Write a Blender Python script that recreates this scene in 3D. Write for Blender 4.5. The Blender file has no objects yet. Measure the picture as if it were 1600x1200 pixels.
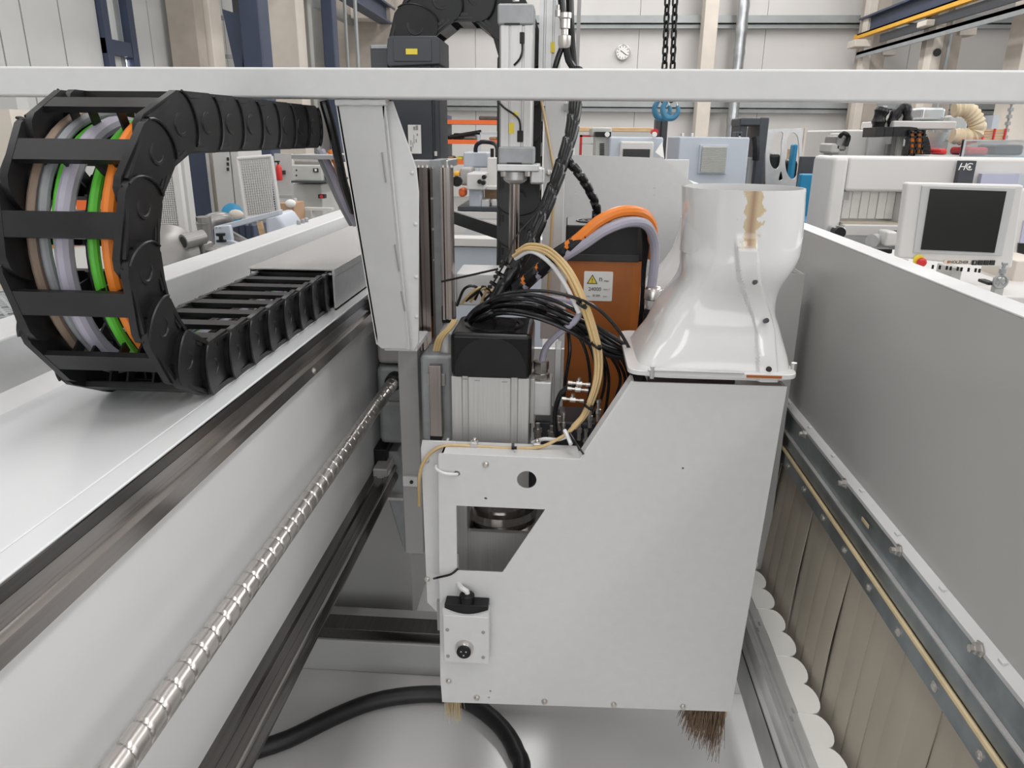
import bpy, bmesh, math, random
from mathutils import Vector, Matrix
random.seed(7)
S = bpy.context.scene
COL = S.collection
PI = math.pi
# ------------------------------------------------------------------ camera
F, H = 1165.0, 1.55
yc = Vector((90 / F, 388 / F, -1)).normalized()
zc = Vector((.0095, .949, .316)); zc = (zc - yc * yc.dot(zc)).normalized()
xc = yc.cross(zc)
M3 = Matrix((xc, yc, zc))
CAM = Vector((0, 0, H))
cam = bpy.data.objects.new('camera', bpy.data.cameras.new('camera'))
COL.objects.link(cam)
cam.matrix_world = Matrix.Translation(CAM) @ M3.to_4x4()
cam.data.sensor_width = 36
cam.data.lens = F * 36 / 1600
cam.data.clip_start = .05
S.camera = cam
# ------------------------------------------------------------------ light
S.view_settings.view_transform = 'Standard'
S.view_settings.look = 'None'
S.view_settings.gamma = 1
S.view_settings.use_curve_mapping = False
S.view_settings.exposure = 0
W = bpy.data.worlds.new('world'); S.world = W; W.use_nodes = True
W.node_tree.nodes['Background'].inputs[0].default_value = (.95, .98, 1, 1)
W.node_tree.nodes['Background'].inputs[1].default_value = .40
def area(name, loc, sx, sy, power, col=(1, .98, .95)):
    l = bpy.data.lights.new(name, 'AREA'); l.shape = 'RECTANGLE'; l.size = sx; l.size_y = sy
    l.energy = power; l.color = col
    o = bpy.data.objects.new(name, l); o.location = loc; COL.objects.link(o); return o
for k, lx in enumerate((-4.2, -.2, 4.0)):
    for m, ly in enumerate((-4.5, 1.6, 9.0, 16.0)):
        area('hall_lamp', (lx, ly, 6.6), .9, 5.0, (60, 108, 160, 170)[m] * (.5, 1.0, 1.35)[k], (1, .99, .985))
# added fill lights without a real source, behind the camera and along the right
wl_ = area('added_fill_light', (1.5, -8.8, 3.2), 13, 3.6, 300, (.95, .98, 1)); wl_.rotation_euler = (PI / 2, 0, 0)
wl_ = area('added_fill_light', (11.2, 5, 4.4), 3.2, 16, 640, (.95, .98, 1)); wl_.rotation_euler = (0, PI / 2, 0)

def P(px, py, X=None, Y=None, Z=None):
    """the point of a plane (X, Y or Z given; Z measured from eye height) seen at a pixel"""
    d = M3 @ Vector(((px - 800) / F, (600 - py) / F, -1))
    t = X / d.x if X is not None else Y / d.y if Y is not None else Z / d.z
    return CAM + d * t
def rz(z): return H + z

# ------------------------------------------------------------------ materials
def mat(name, col, rough=.5, metal=0.0, var=.06, scale=14, bump=0, stretch=None, coat=0, emit=0, spec=.5, trans=0, rvar=.0):
    m = bpy.data.materials.new(name); m.use_nodes = True
    nt = m.node_tree; n = nt.nodes; L = nt.links
    b = n['Principled BSDF']
    b.inputs['Metallic'].default_value = metal
    b.inputs['Roughness'].default_value = rough
    b.inputs['Specular IOR Level'].default_value = spec
    b.inputs['Coat Weight'].default_value = coat
    b.inputs['Transmission Weight'].default_value = trans
    tc = n.new('ShaderNodeTexCoord'); mp = n.new('ShaderNodeMapping')
    if stretch: mp.inputs['Scale'].default_value = stretch
    L.new(tc.outputs['Object'], mp.inputs['Vector'])
    t = n.new('ShaderNodeTexNoise'); t.inputs['Scale'].default_value = scale; t.inputs['Detail'].default_value = 4
    L.new(mp.outputs['Vector'], t.inputs['Vector'])
    r = n.new('ShaderNodeValToRGB')
    c = Vector(col)
    r.color_ramp.elements[0].position = .3; r.color_ramp.elements[1].position = .7
    r.color_ramp.elements[0].color = (*(c * (1 - var)), 1)
    r.color_ramp.elements[1].color = (*[min(1, x * (1 + var)) for x in c], 1)
    L.new(t.outputs['Fac'], r.inputs['Fac']); L.new(r.outputs['Color'], b.inputs['Base Color'])
    if rvar:
        mr = n.new('ShaderNodeMapRange')
        mr.inputs['To Min'].default_value = max(.02, rough - rvar); mr.inputs['To Max'].default_value = rough + rvar
        L.new(t.outputs['Fac'], mr.inputs['Value']); L.new(mr.outputs['Result'], b.inputs['Roughness'])
    if bump:
        bp = n.new('ShaderNodeBump'); bp.inputs['Strength'].default_value = bump; bp.inputs['Distance'].default_value = .002
        L.new(t.outputs['Fac'], bp.inputs['Height']); L.new(bp.outputs['Normal'], b.inputs['Normal'])
    if emit:
        b.inputs['Emission Color'].default_value = (*col, 1); b.inputs['Emission Strength'].default_value = emit
    return m
MT = dict(
    white=mat('white_powder_coat', (.68, .68, .68), .42, var=.02, scale=60, bump=.03),
    deck=mat('white_deck_paint', (.66, .67, .68), .24, var=.02, scale=5),
    bedwall=mat('bed_wall_paint', (.78, .78, .78), .3, var=.02, scale=4),
    browndark=mat('shade_brown_sheet', (.085, .072, .068), .5, var=.1, scale=6),  # brown of the added shade sheet, also used on the dark case
    brkt=mat('bracket_shade_grey', (.56, .56, .56), .45, var=.02, scale=30),  # bracket front's shade put into the grey; also used on the panel lip
    tray=mat('grey_tray_paint', (.70, .695, .69), .13, var=.03, scale=3, rvar=.06),
    panel=mat('grey_panel_paint', (.47, .47, .46), .3, var=.02, scale=4),
    hood=None,
    greycast=mat('grey_cast', (.36, .37, .38), .5, .3, var=.1, scale=40, bump=.1),
    greypaint=mat('mid_grey_paint', (.40, .39, .385), .5, var=.05, scale=10),
    steel=mat('ground_steel', (.45, .42, .40), .2, 1, var=.1, scale=8, stretch=(30, .6, 30), rvar=.06),
    darksteel=mat('dark_ground_steel', (.17, .16, .155), .22, 1, var=.15, scale=8, stretch=(30, .6, 30)),
    vsteel=mat('ground_steel_upright', (.36, .32, .30), .2, 1, var=.1, scale=8, stretch=(30, 30, .6)),
    chrome=mat('bright_steel', (.66, .63, .60), .3, 1, var=.04, scale=30),
    zinc=mat('galvanised_steel', (.30, .335, .35), .34, .85, var=.3, scale=16, rvar=.1),
    alu=mat('brushed_aluminium', (.56, .55, .54), .36, .45, var=.07, scale=10, stretch=(40, 40, 1), rvar=.05),
    aludull=mat('dull_aluminium', (.62, .62, .62), .42, .6, var=.06, scale=30),
    black=mat('black_plastic', (.009, .009, .010), .4, var=.3, scale=30, bump=.1, spec=.32),
    blackgloss=mat('black_gloss_plastic', (.006, .006, .007), .2, var=.2, scale=20, spec=.28),
    chainblack=mat('chain_black_plastic', (.011, .011, .012), .36, var=.5, scale=25, bump=.2, rvar=.1, spec=.4),
    rubber=mat('black_rubber', (.012, .012, .013), .45, var=.3, scale=30),
    cblack=mat('black_cable', (.010, .010, .011), .26, var=.3, scale=40, spec=.42),
    corange=mat('orange_cable', (.86, .24, .03), .4, var=.06, scale=20),
    cgreen=mat('green_cable', (.10, .50, .04), .4, var=.06, scale=20),
    clav=mat('lavender_grey_cable', (.40, .38, .46), .45, var=.06, scale=20),
    cgrey=mat('grey_cable', (.24, .25, .26), .45, var=.06, scale=20),
    cbrown=mat('brown_cable', (.27, .20, .15), .45, var=.08, scale=20),
    cdark=mat('slate_cable', (.07, .08, .10), .45, var=.08, scale=20),
    cyellow=mat('amber_tube', (.58, .41, .19), .28, var=.12, scale=25, spec=.6),
    cwhite=mat('white_cable', (.78, .78, .78), .4, var=.03, scale=25),
    orange=mat('orange_housing_paint', (.40, .115, .016), .45, var=.1, scale=18, bump=.05),
    servo=mat('dark_grey_motor_paint', (.042, .047, .056), .42, var=.08, scale=16),
    yellow=mat('yellow_label', (.86, .68, .06), .5, var=.03),
    label=mat('white_label', (.84, .83, .80), .5, var=.02),
    ink=mat('black_ink', (.02, .02, .02), .6, var=.05),
    inkgrey=mat('grey_ink', (.32, .32, .32), .6, var=.05),
    tan=mat('tan_curtain', (.43, .385, .315), .6, var=.06, scale=5, stretch=(4, 4, .6)),
    lip=mat('white_lip_plastic', (.86, .85, .82), .5, var=.03, scale=9),
    cord=mat('yellow_cord', (.62, .50, .30), .6, var=.12, scale=30),
    bristle=mat('brown_bristle', (.20, .13, .08), .7, var=.3, scale=50),
    wood=mat('plain_wood', (.56, .38, .22), .6, var=.15, scale=6, stretch=(1, 1, 12)),
    red=mat('red_paint', (.62, .03, .03), .4, var=.06),
    # hall
    hallpanel=mat('hall_wall_panel', (.54, .54, .525), .55, var=.03, scale=2),
    hallback=mat('hall_back_wall', (.66, .64, .62), .6, var=.03, scale=1.2),
    concrete=mat('concrete', (.42, .37, .32), .8, var=.12, scale=3, bump=.2),
    paleconc=mat('pale_concrete', (.66, .60, .53), .75, var=.06, scale=3, bump=.1),
    blue=mat('slate_blue_steel', (.042, .056, .10), .45, var=.08, scale=4),
    bluegrey=mat('blue_grey_cabinet_paint', (.50, .54, .60), .45, var=.03, scale=4),
    ledge=mat('ledge_steel', (.36, .38, .38), .4, .4, var=.08, scale=3),
    crane=mat('crane_yellow', (.80, .42, .04), .45, var=.06, scale=4),
    cranegrey=mat('crane_grey', (.34, .36, .37), .45, .3, var=.08, scale=4),
    floorconc=mat('hall_floor_concrete', (.34, .33, .32), .45, var=.1, scale=1.5),
    shelforange=mat('shelf_orange', (.80, .15, .03), .45, var=.05, scale=5),
    screen=mat('black_screen', (.006, .006, .006), .2, var=.1),
    lavscreen=mat('lavender_screen', (.46, .47, .60), .25, var=.06, scale=8),
    greybezel=mat('grey_bezel', (.50, .51, .51), .4, var=.02),
    machwhite=mat('machine_white', (.64, .625, .61), .4, var=.02, scale=4),
    teal=mat('bright_blue_paint', (.02, .24, .44), .4, var=.06),
    hookblue=mat('hook_blue', (.05, .20, .33), .4, var=.12, scale=20),
    beige=mat('beige_hose', (.66, .54, .36), .5, var=.08, scale=20),
    card=mat('cardboard', (.48, .30, .18), .7, var=.08, scale=8),
    machgrey=mat('machine_beige_grey', (.50, .50, .47), .45, var=.05, scale=6),
    castal=mat('cast_motor_grey', (.27, .26, .25), .36, .5, var=.08, scale=14),
    duct=mat('duct_silver', (.60, .63, .65), .28, .9, var=.1, scale=8),
    glass=mat('clear_acrylic', (.85, .88, .9), .06, var=.01, trans=.85),
    pane=mat('window_pane', (.62, .64, .62), .12, var=.12, scale=1.2, spec=.7),
    lamp=mat('pane_glow', (1, 1, .98), .5, emit=9, var=.0),  # emission paints the brightness of a window pane, not a lamp
)
def hood_material():
    m = mat('glossy_white_moulding', (.76, .755, .75), .09, var=.015, scale=12, coat=.3)
    nt = m.node_tree; n = nt.nodes; L = nt.links; b = n['Principled BSDF']
    src = b.inputs['Base Color'].links[0].from_socket
    tc = n.new('ShaderNodeTexCoord'); sp = n.new('ShaderNodeSeparateXYZ'); L.new(tc.outputs['Object'], sp.inputs[0])
    nz = n.new('ShaderNodeTexNoise'); nz.inputs['Scale'].default_value = 55; nz.inputs['Detail'].default_value = 3
    L.new(tc.outputs['Object'], nz.inputs['Vector'])
    def mth(op, a, bb=None):
        q = n.new('ShaderNodeMath'); q.operation = op
        for i, v in enumerate((a, bb)):
            if v is None: continue
            if isinstance(v, (int, float)): q.inputs[i].default_value = v
            else: L.new(v, q.inputs[i])
        return q.outputs[0]
    dx = mth('ABSOLUTE', mth('SUBTRACT', sp.outputs['X'], STAIN_X))
    w = mth('ADD', mth('MULTIPLY', mth('SUBTRACT', nz.outputs['Fac'], .5), .045), .0125)
    inx = mth('SMOOTH_MIN', mth('MULTIPLY', mth('SUBTRACT', w, dx), 320), 1.0)
    top = mth('MULTIPLY', mth('SUBTRACT', sp.outputs['Z'], STAIN_Z), 90)
    fr = mth('LESS_THAN', sp.outputs['Y'], 1.09)
    k = mth('MULTIPLY', mth('MINIMUM', mth('MAXIMUM', mth('MINIMUM', inx, top), 0.0), .8), fr)
    r = n.new('ShaderNodeValToRGB')
    r.color_ramp.elements[0].color = (.30, .12, .03, 1); r.color_ramp.elements[0].position = .0
    r.color_ramp.elements[1].color = (.58, .43, .20, 1); r.color_ramp.elements[1].position = .28
    L.new(mth('MULTIPLY', dx, 40), r.inputs['Fac'])
    mx = n.new('ShaderNodeMix'); mx.data_type = 'RGBA'
    L.new(k, mx.inputs['Factor']); L.new(src, mx.inputs['A']); L.new(r.outputs['Color'], mx.inputs['B'])
    L.new(mx.outputs['Result'], b.inputs['Base Color'])
    return m
STAIN_X = P(1181, 330, Y=1.0).x; STAIN_Z = P(1175, 392, Y=1.02).z
MT['hood'] = hood_material()

# ------------------------------------------------------------------ mesh helpers
class MB:
    def __init__(s): s.v = []; s.f = []
    def add(s, vs, fs):
        o = len(s.v); s.v += [tuple(v) for v in vs]; s.f += [tuple(i + o for i in f) for f in fs]; return s
    def box(s, x0, x1, y0, y1, z0, z1, rot=None, piv=None):
        vs = [Vector((x, y, z)) for x in (x0, x1) for y in (y0, y1) for z in (z0, z1)]
        if rot is not None:
            pv = Vector(piv) if piv is not None else Vector(((x0 + x1) / 2, (y0 + y1) / 2, (z0 + z1) / 2))
            vs = [pv + rot @ (v - pv) for v in vs]
        return s.add(vs, [(0, 1, 3, 2), (4, 6, 7, 5), (0, 4, 5, 1), (2, 3, 7, 6), (0, 2, 6, 4), (1, 5, 7, 3)])
    def cbox(s, c, d, rot=None):
        return s.box(c[0] - d[0] / 2, c[0] + d[0] / 2, c[1] - d[1] / 2, c[1] + d[1] / 2, c[2] - d[2] / 2, c[2] + d[2] / 2, rot)
    def prism(s, poly, ax, a, b):
        """poly: 2-D points; ax 'x': (y,z), 'y': (x,z), 'z': (x,y)"""
        def mk(p, t): return {'x': (t, p[0], p[1]), 'y': (p[0], t, p[1]), 'z': (p[0], p[1], t)}[ax]
        n = len(poly)
        vs = [mk(p, a) for p in poly] + [mk(p, b) for p in poly]
        return s.add(vs, [tuple(range(n)), tuple(range(2 * n - 1, n - 1, -1))] + [(i, i + n, (i + 1) % n + n, (i + 1) % n) for i in range(n)])
    def hexa(s, a, b):
        """two matching rings of points (lists) joined to a solid"""
        n = len(a)
        return s.add(list(a) + list(b), [tuple(range(n)), tuple(range(2 * n - 1, n - 1, -1))] + [(i, i + n, (i + 1) % n + n, (i + 1) % n) for i in range(n)])
    def cyl(s, p0, p1, r, seg=16, r1=None):
        p0 = Vector(p0); p1 = Vector(p1); r1 = r if r1 is None else r1
        d = (p1 - p0).normalized(); u = d.orthogonal().normalized(); w = d.cross(u)
        A = [p0 + (u * math.cos(2 * PI * i / seg) + w * math.sin(2 * PI * i / seg)) * r for i in range(seg)]
        B = [p1 + (u * math.cos(2 * PI * i / seg) + w * math.sin(2 * PI * i / seg)) * r1 for i in range(seg)]
        return s.hexa(A, B)
    def lathe(s, c, axis, prof, seg=32, cap=True):
        """prof: (distance along axis, radius)"""
        c = Vector(c); d = Vector(axis).normalized(); u = d.orthogonal().normalized(); w = d.cross(u)
        vs = []; fs = []
        for t, r in prof:
            for i in range(seg):
                a = 2 * PI * i / seg
                vs.append(c + d * t + (u * math.cos(a) + w * math.sin(a)) * r)
        for k in range(len(prof) - 1):
            for i in range(seg):
                j = (i + 1) % seg
                fs.append((k * seg + i, k * seg + j, (k + 1) * seg + j, (k + 1) * seg + i))
        if cap: fs += [tuple(range(seg)), tuple(range(len(prof) * seg - 1, (len(prof) - 1) * seg - 1, -1))]
        return s.add(vs, fs)
    def sphere(s, c, r, seg=12, sc=(1, 1, 1)):
        c = Vector(c); n = seg // 2
        vs = [c + Vector((0, 0, r * sc[2]))]
        for k in range(1, n):
            for i in range(seg):
                a = PI * k / n; b = 2 * PI * i / seg
                vs.append(c + Vector((r * sc[0] * math.sin(a) * math.cos(b), r * sc[1] * math.sin(a) * math.sin(b), r * sc[2] * math.cos(a))))
        vs.append(c - Vector((0, 0, r * sc[2]))); m = len(vs) - 1
        fs = [(0, 1 + i, 1 + (i + 1) % seg) for i in range(seg)]
        for k in range(n - 2):
            for i in range(seg):
                j = (i + 1) % seg; o = 1 + k * seg
                fs.append((o + i, o + seg + i, o + seg + j, o + j))
        o = 1 + (n - 2) * seg
        fs += [(m, o + (i + 1) % seg, o + i) for i in range(seg)]
        return s.add(vs, fs)
    def tube(s, pts, r, seg=10, step=None, rf=None, closed=False):
        """smooth tube through the points; rf(s, angle) gives a varying radius"""
        ps = spline(pts, step or max(r * 1.2, .004), closed)
        u = None; vs = []; fs = []; acc = 0; n = len(ps)
        for k, p in enumerate(ps):
            if closed: t = (ps[(k + 1) % n] - ps[k - 1]).normalized()
            else: t = (ps[min(k + 1, n - 1)] - ps[max(k - 1, 0)]).normalized()
            if u is None: u = t.orthogonal().normalized()
            else:
                u = u - t * u.dot(t)
                u = u.normalized() if u.length > 1e-6 else t.orthogonal().normalized()
            w = t.cross(u)
            if k: acc += (p - ps[k - 1]).length
            for i in range(seg):
                a = 2 * PI * i / seg
                q = rf(acc, a) if rf else r
                vs.append(p + (u * math.cos(a) + w * math.sin(a)) * q)
        for k in range(n if closed else n - 1):
            for i in range(seg):
                j = (i + 1) % seg; kk = (k + 1) % n
                fs.append((k * seg + i, k * seg + j, kk * seg + j, kk * seg + i))
        if not closed: fs += [tuple(range(seg)), tuple(range(n * seg - 1, (n - 1) * seg - 1, -1))]
        return s.add(vs, fs)
def spline(pts, step, closed=False):
    pts = [Vector(p) for p in pts]
    n = len(pts); out = []
    if n == 2:
        k = max(1, int((pts[1] - pts[0]).length / step))
        return [pts[0].lerp(pts[1], i / k) for i in range(k + 1)]
    for i in range(n if closed else n - 1):
        p1, p2 = pts[i], pts[(i + 1) % n]
        p0 = pts[i - 1] if (i > 0 or closed) else p1 * 2 - p2
        p3 = pts[(i + 2) % n] if (i + 2 < n or closed) else p2 * 2 - p1
        k = max(2, int((p2 - p1).length / step))
        for j in range(k):
            t = j / k
            out.append(.5 * ((2 * p1) + (p2 - p0) * t + (2 * p0 - 5 * p1 + 4 * p2 - p3) * t * t + (3 * p1 - p0 - 3 * p2 + p3) * t ** 3))
    if not closed: out.append(pts[-1])
    return out
def basename(n): return n
def mesh_of(mb, name, m, smooth=True):
    me = bpy.data.meshes.new(name); me.from_pydata(mb.v, [], mb.f)
    bm = bmesh.new(); bm.from_mesh(me); bmesh.ops.recalc_face_normals(bm, faces=bm.faces); bm.to_mesh(me); bm.free()
    if m is not None: me.materials.append(m if not isinstance(m, str) else MT[m])
    if smooth:
        me.shade_smooth() if hasattr(me, 'shade_smooth') else None
        me.set_sharp_from_angle(angle=math.radians(35))
    return me
def parent_to(o, p):
    o.parent = p
    o.matrix_parent_inverse = Matrix.Translation(-p.location) if p.get('_root') else Matrix.Identity(4)
def obj(name, mb, m, parent=None, bevel=0, kind=None, label=None, mesh=None):
    me = mesh or mesh_of(mb, name, m)
    o = bpy.data.objects.new(name, me); COL.objects.link(o)
    if parent is not None: parent_to(o, parent)
    if bevel:
        b = o.modifiers.new('bevel', 'BEVEL'); b.width = bevel; b.segments = 2; b.limit_method = 'ANGLE'; b.angle_limit = math.radians(40)
        b.harden_normals = True
    if kind: o['kind'] = kind
    if label: o['label'] = label
    return o
def thing(name, label, cat, loc=(0, 0, 0), group=None):
    o = bpy.data.objects.new(name, None); COL.objects.link(o); o.location = loc; o['_root'] = 1
    o.empty_display_size = .02
    o['label'] = label; o['category'] = cat
    if group: o['group'] = group
    return o
def one(name, label, cat, mb, m, group=None, bevel=0):
    """a thing that is one mesh; origin at the middle of its base"""
    xs, ys, zs = zip(*mb.v)
    c = Vector(((min(xs) + max(xs)) / 2, (min(ys) + max(ys)) / 2, min(zs)))
    mb.v = [tuple(Vector(v) - c) for v in mb.v]
    o = obj(name, mb, m, None, bevel); o.location = c
    o['label'] = label; o['category'] = cat
    if group: o['group'] = group
    return o
def struct(name, mb, m, parent=None, bevel=0):
    return obj(name, mb, m, parent, bevel, kind=None if parent else 'structure')
def flat(loops, thick, at_y, name, m, parent, axis='y', bevel=0):
    """plate with holes: loops of (x, z); first is the outline"""
    cu = bpy.data.curves.new(name, 'CURVE'); cu.dimensions = '2D'; cu.fill_mode = 'BOTH'; cu.extrude = thick / 2
    for lp in loops:
        sp = cu.splines.new('POLY'); sp.points.add(len(lp) - 1); sp.use_cyclic_u = True
        for p, q in zip(sp.points, lp): p.co = (q[0], q[1], 0, 1)
    t = bpy.data.objects.new('t', cu); COL.objects.link(t)
    dg = bpy.context.evaluated_depsgraph_get()
    me = bpy.data.meshes.new_from_object(t.evaluated_get(dg))
    bpy.data.objects.remove(t); bpy.data.curves.remove(cu)
    bm = bmesh.new(); bm.from_mesh(me)
    bmesh.ops.remove_doubles(bm, verts=bm.verts, dist=1e-5)
    for v in bm.verts:
        x, z, d = v.co; v.co = (x, at_y + d, z)
    bmesh.ops.recalc_face_normals(bm, faces=bm.faces); bm.to_mesh(me); bm.free()
    me.materials.clear(); me.materials.append(MT[m]); me.name = name
    return obj(name, None, None, parent, bevel, mesh=me)
def circ(c, r, n=20, a0=0): return [(c[0] + r * math.cos(a0 + 2 * PI * i / n), c[1] + r * math.sin(a0 + 2 * PI * i / n)) for i in range(n)]
def rrect(x0, x1, z0, z1, r, n=4):
    o = []
    for cx, cz, a in ((x1 - r, z1 - r, 0), (x0 + r, z1 - r, PI / 2), (x0 + r, z0 + r, PI), (x1 - r, z0 + r, 1.5 * PI)):
        o += [(cx + r * math.cos(a + PI / 2 * i / n), cz + r * math.sin(a + PI / 2 * i / n)) for i in range(n + 1)]
    return o
def xz(px, py, Y): p = P(px, py, Y=Y); return (p.x, p.z)
def RX(px0, py0, px1, py1, Y):
    """x0, x1, z0, z1 of a pixel rectangle on the plane Y"""
    ym = (py0 + py1) / 2; xm = (px0 + px1) / 2
    return P(px0, ym, Y=Y).x, P(px1, ym, Y=Y).x, P(xm, py1, Y=Y).z, P(xm, py0, Y=Y).z
def pbox(mb, px0, py0, px1, py1, Y, depth):
    x0, x1, z0, z1 = RX(px0, py0, px1, py1, Y)
    return mb.box(x0, x1, Y, Y + depth, z0, z1)
def text(body, name, m, parent, loc, size, rot=(PI / 2, 0, 0), align='CENTER', ext=.0004, shear=0, width=None):
    c = bpy.data.curves.new(name, 'FONT'); c.body = body; c.size = size; c.align_x = align; c.align_y = 'CENTER'; c.extrude = ext; c.shear = shear
    t = bpy.data.objects.new('t', c); COL.objects.link(t)
    me = bpy.data.meshes.new_from_object(t.evaluated_get(bpy.context.evaluated_depsgraph_get())); me.name = name
    bpy.data.objects.remove(t); bpy.data.curves.remove(c)
    me.materials.clear(); me.materials.append(MT[m])
    o = bpy.data.objects.new(name, me); COL.objects.link(o); o.location = loc; o.rotation_euler = rot
    parent_to(o, parent); return o
def dup(root, delta, label=None, group=None):
    r = root.copy(); COL.objects.link(r); r.location = root.location + Vector(delta)
    if label: r['label'] = label
    if group: r['group'] = group
    for ch in list(root.children):
        c = ch.copy(); COL.objects.link(c); c.parent = r
        for g in list(ch.children):
            d = g.copy(); COL.objects.link(d); d.parent = c
    return r
def bolt(parent, p, axis, r=.006, h=.005, m='chrome', name='bolt', washer=True):
    mb = MB(); a = Vector(axis); p = Vector(p)
    if washer: mb.cyl(p, p + a * .0012, r * 1.35, 14)
    mb.lathe(p, a, [(0, r), (h * .6, r), (h, r * .6)], 10)
    return obj(name, mb, m, parent)

# ================================================================== hall shell
b = MB(); b.box(-9, 11.3, -9, 20.4, -.1, 0); struct('floor', b, 'floorconc')
b = MB(); b.box(-6.3, 11.3, -9, 20.4, 7.2, 7.4); struct('ceiling', b, 'hallback')
bw = MB(); bw.box(-6.3, 11, 20.05, 20.3, 0, 7.2); wb = struct('wall_back', bw, 'hallback')
zz = [0, 1.4, 3.15, 4.9, 7.2]
zz = [0, P(1100, 168, Y=20).z - .1, P(1100, 33, Y=20).z, 7.15]
for k in range(3):
    for x0, x1 in ((-6, -2.395), (-2.385, 1.595), (1.605, 4.595), (4.605, 7.995), (8.005, 11)):
        b = MB(); b.box(x0, x1, 19.98, 20.06, zz[k] + .005, zz[k + 1] - .005); obj('wall_panel', b, 'hallback', wb)
for n, py in enumerate((32, 164)):
    z = P(1100, py, Y=19.8).z
    b = MB(); b.box(-6, 11, 19.7, 20, z - .06, z + .1); b.box(-6, 11, 19.78, 20, z - .17, z - .09); struct('trim_%d' % (n + 1), b, 'ledge')
b = MB(); b.box(-6.3, 11.3, -9.2, -9, 0, 7.2); b.box(11.3, 11.5, -9, 20.4, 0, 7.2); struct('wall_front', b, 'hallback')
# left wall: panels with joints
wl = MB(); wl.box(-6.3, -6.06, -9, 20.3, 0, 7.2); wlo = struct('wall_left', wl, 'hallpanel')
edges = [P(px, 60, X=-6).y for px in (-60, 2, 40, 99, 157)]
edges = [4.0, 5.5] + edges[0:] + [P(x, 60, X=-6).y for x in (206, 236, 268)]
edges = sorted(edges)
wy0, wy1 = P(157, 60, X=-6).y, P(206, 60, X=-6).y
ys = edges
for a, c in zip(ys, ys[1:]):
    if abs(a - wy0) < .05:
        continue
    b = MB(); b.box(-6.08, -6, a + .012, c - .012, 0.05, 7.15); obj('wall_panel', b, 'hallpanel', wlo)
y0 = P(268, 60, X=-6).y
yy = y0 + .9
while yy < 19.5:
    b = MB(); b.box(-6.08, -6, yy + .01, min(yy + 1.0, 20) - .01, 0.05, 7.15); obj('wall_panel', b, 'hallpanel', wlo); yy += 1.0
# window strip in the left wall
zc_ = P(185, 76, X=-6).z
w = MB()
for yv in (wy0, wy1 - .14): w.box(-6.1, -5.93, yv, yv + .14, .4, 7.0)
w.box(-6.1, -5.94, wy0, wy1, zc_ - .09, zc_ + .09); w.box(-6.1, -5.94, wy0, wy1, 6.9, 7.05); w.box(-6.1, -5.94, wy0, wy1, .35, .5)
win = struct('window_1', w, 'blue')
b = MB(); b.box(-6.07, -6.04, wy0 + .1, wy1 - .1, zc_, 6.95); obj('pane', b, 'pane', win)
b = MB(); b.box(-6.07, -6.04, wy0 + .1, wy1 - .1, .4, zc_); obj('pane', b, 'pane', win)
b = MB(); b.box(-6.12, -6.08, wy0 + .1, wy1 - .1, zc_ + .55, zc_ + .62); b.box(-6.1, -6.03, (wy0 + wy1) / 2 + .1, (wy0 + wy1) / 2 + .2, .4, 7); obj('glazing_bar', b, 'ledge', win)
b = MB(); b.box(-6.035, -6.03, (wy0 + wy1) / 2 + .2, wy1 - .16, zc_ - 1.2, zc_ - .12); obj('lit_pane', b, 'lamp', win)
# concrete column, dark opening and steel
def pillar(name, label, cat, px0, px1, Y, depth, m, pyref=60, z1=7.2, group=None):
    x0 = P(px0, pyref, Y=Y).x; x1 = P(px1, pyref, Y=Y).x
    b = MB(); b.box(x0, x1, Y, Y + depth, 0, z1); return one(name, label, cat, b, m, group, bevel=.02)
pillar('concrete_column', 'brown concrete column beside the tall window at upper left', 'column', 264, 309, 11.6, .28, 'concrete')
pillar('concrete_pilaster', 'pale narrow pilaster on the right flank of the brown concrete column', 'column', 309, 332, 11.9, .4, 'paleconc')
pillar('blue_steel_column', 'dark blue steel column left of the hall doorway', 'column', 376, 408, 10.0, .35, 'blue', 60)
pillar('grey_wall_pier', 'wide pale wall pier right of the dark blue column', 'column', 409, 466, 12.6, .4, 'paleconc')
pillar('grey_door_leaf', 'narrow dark grey door leaf between two pale piers', 'door', 466, 484, 13.6, .2, 'machgrey')
pillar('blue_steel_column', 'slim blue steel column next to the crane braces', 'column', 504, 522, 13.2, .25, 'blue')
pillar('grey_conduit', 'thin pale conduit pipe right of the slim blue column', 'pipe', 538, 543, 14, .06, 'ledge')
pillar('grey_conduit', 'pale flat conduit rail nearest the upper energy chain', 'pipe', 554, 559, 14, .08, 'ledge')
# window wall behind columns with ladder-like bars
win2 = thing('ladder_rack', 'tall frame with bright rungs behind the pale pilaster', 'rack', P(345, 100, Y=12.35))
Yl = 12.35
for px in (332, 372):
    x = P(px, 50, Y=Yl).x; b = MB(); b.box(x - .05, x + .05, Yl, Yl + .1, 0, 7.0); obj('upright', b, 'servo', win2)
for k in range(9):
    z = P(350, 88, Y=Yl).z + (k - 4) * .55
    b = MB(); b.box(P(332, 50, Y=Yl).x, P(372, 50, Y=Yl).x, Yl + .02, Yl + .08, z - .03, z + .03); obj('rung', b, 'ledge', win2)
b = MB(); b.hexa([P(347, 14, Y=10.1), P(379, 24, Y=10.1), P(379, 106, Y=10.1), P(367, 106, Y=10.1)], [P(347, 14, Y=10.1) + Vector((0, .2, 0)), P(379, 24, Y=10.1) + Vector((0, .2, 0)), P(379, 106, Y=10.1) + Vector((0, .2, 0)), P(367, 106, Y=10.1) + Vector((0, .2, 0))])
one('gusset_plate', 'dark blue triangular gusset left of the dark blue column', 'bracket', b, 'blue')
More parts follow.
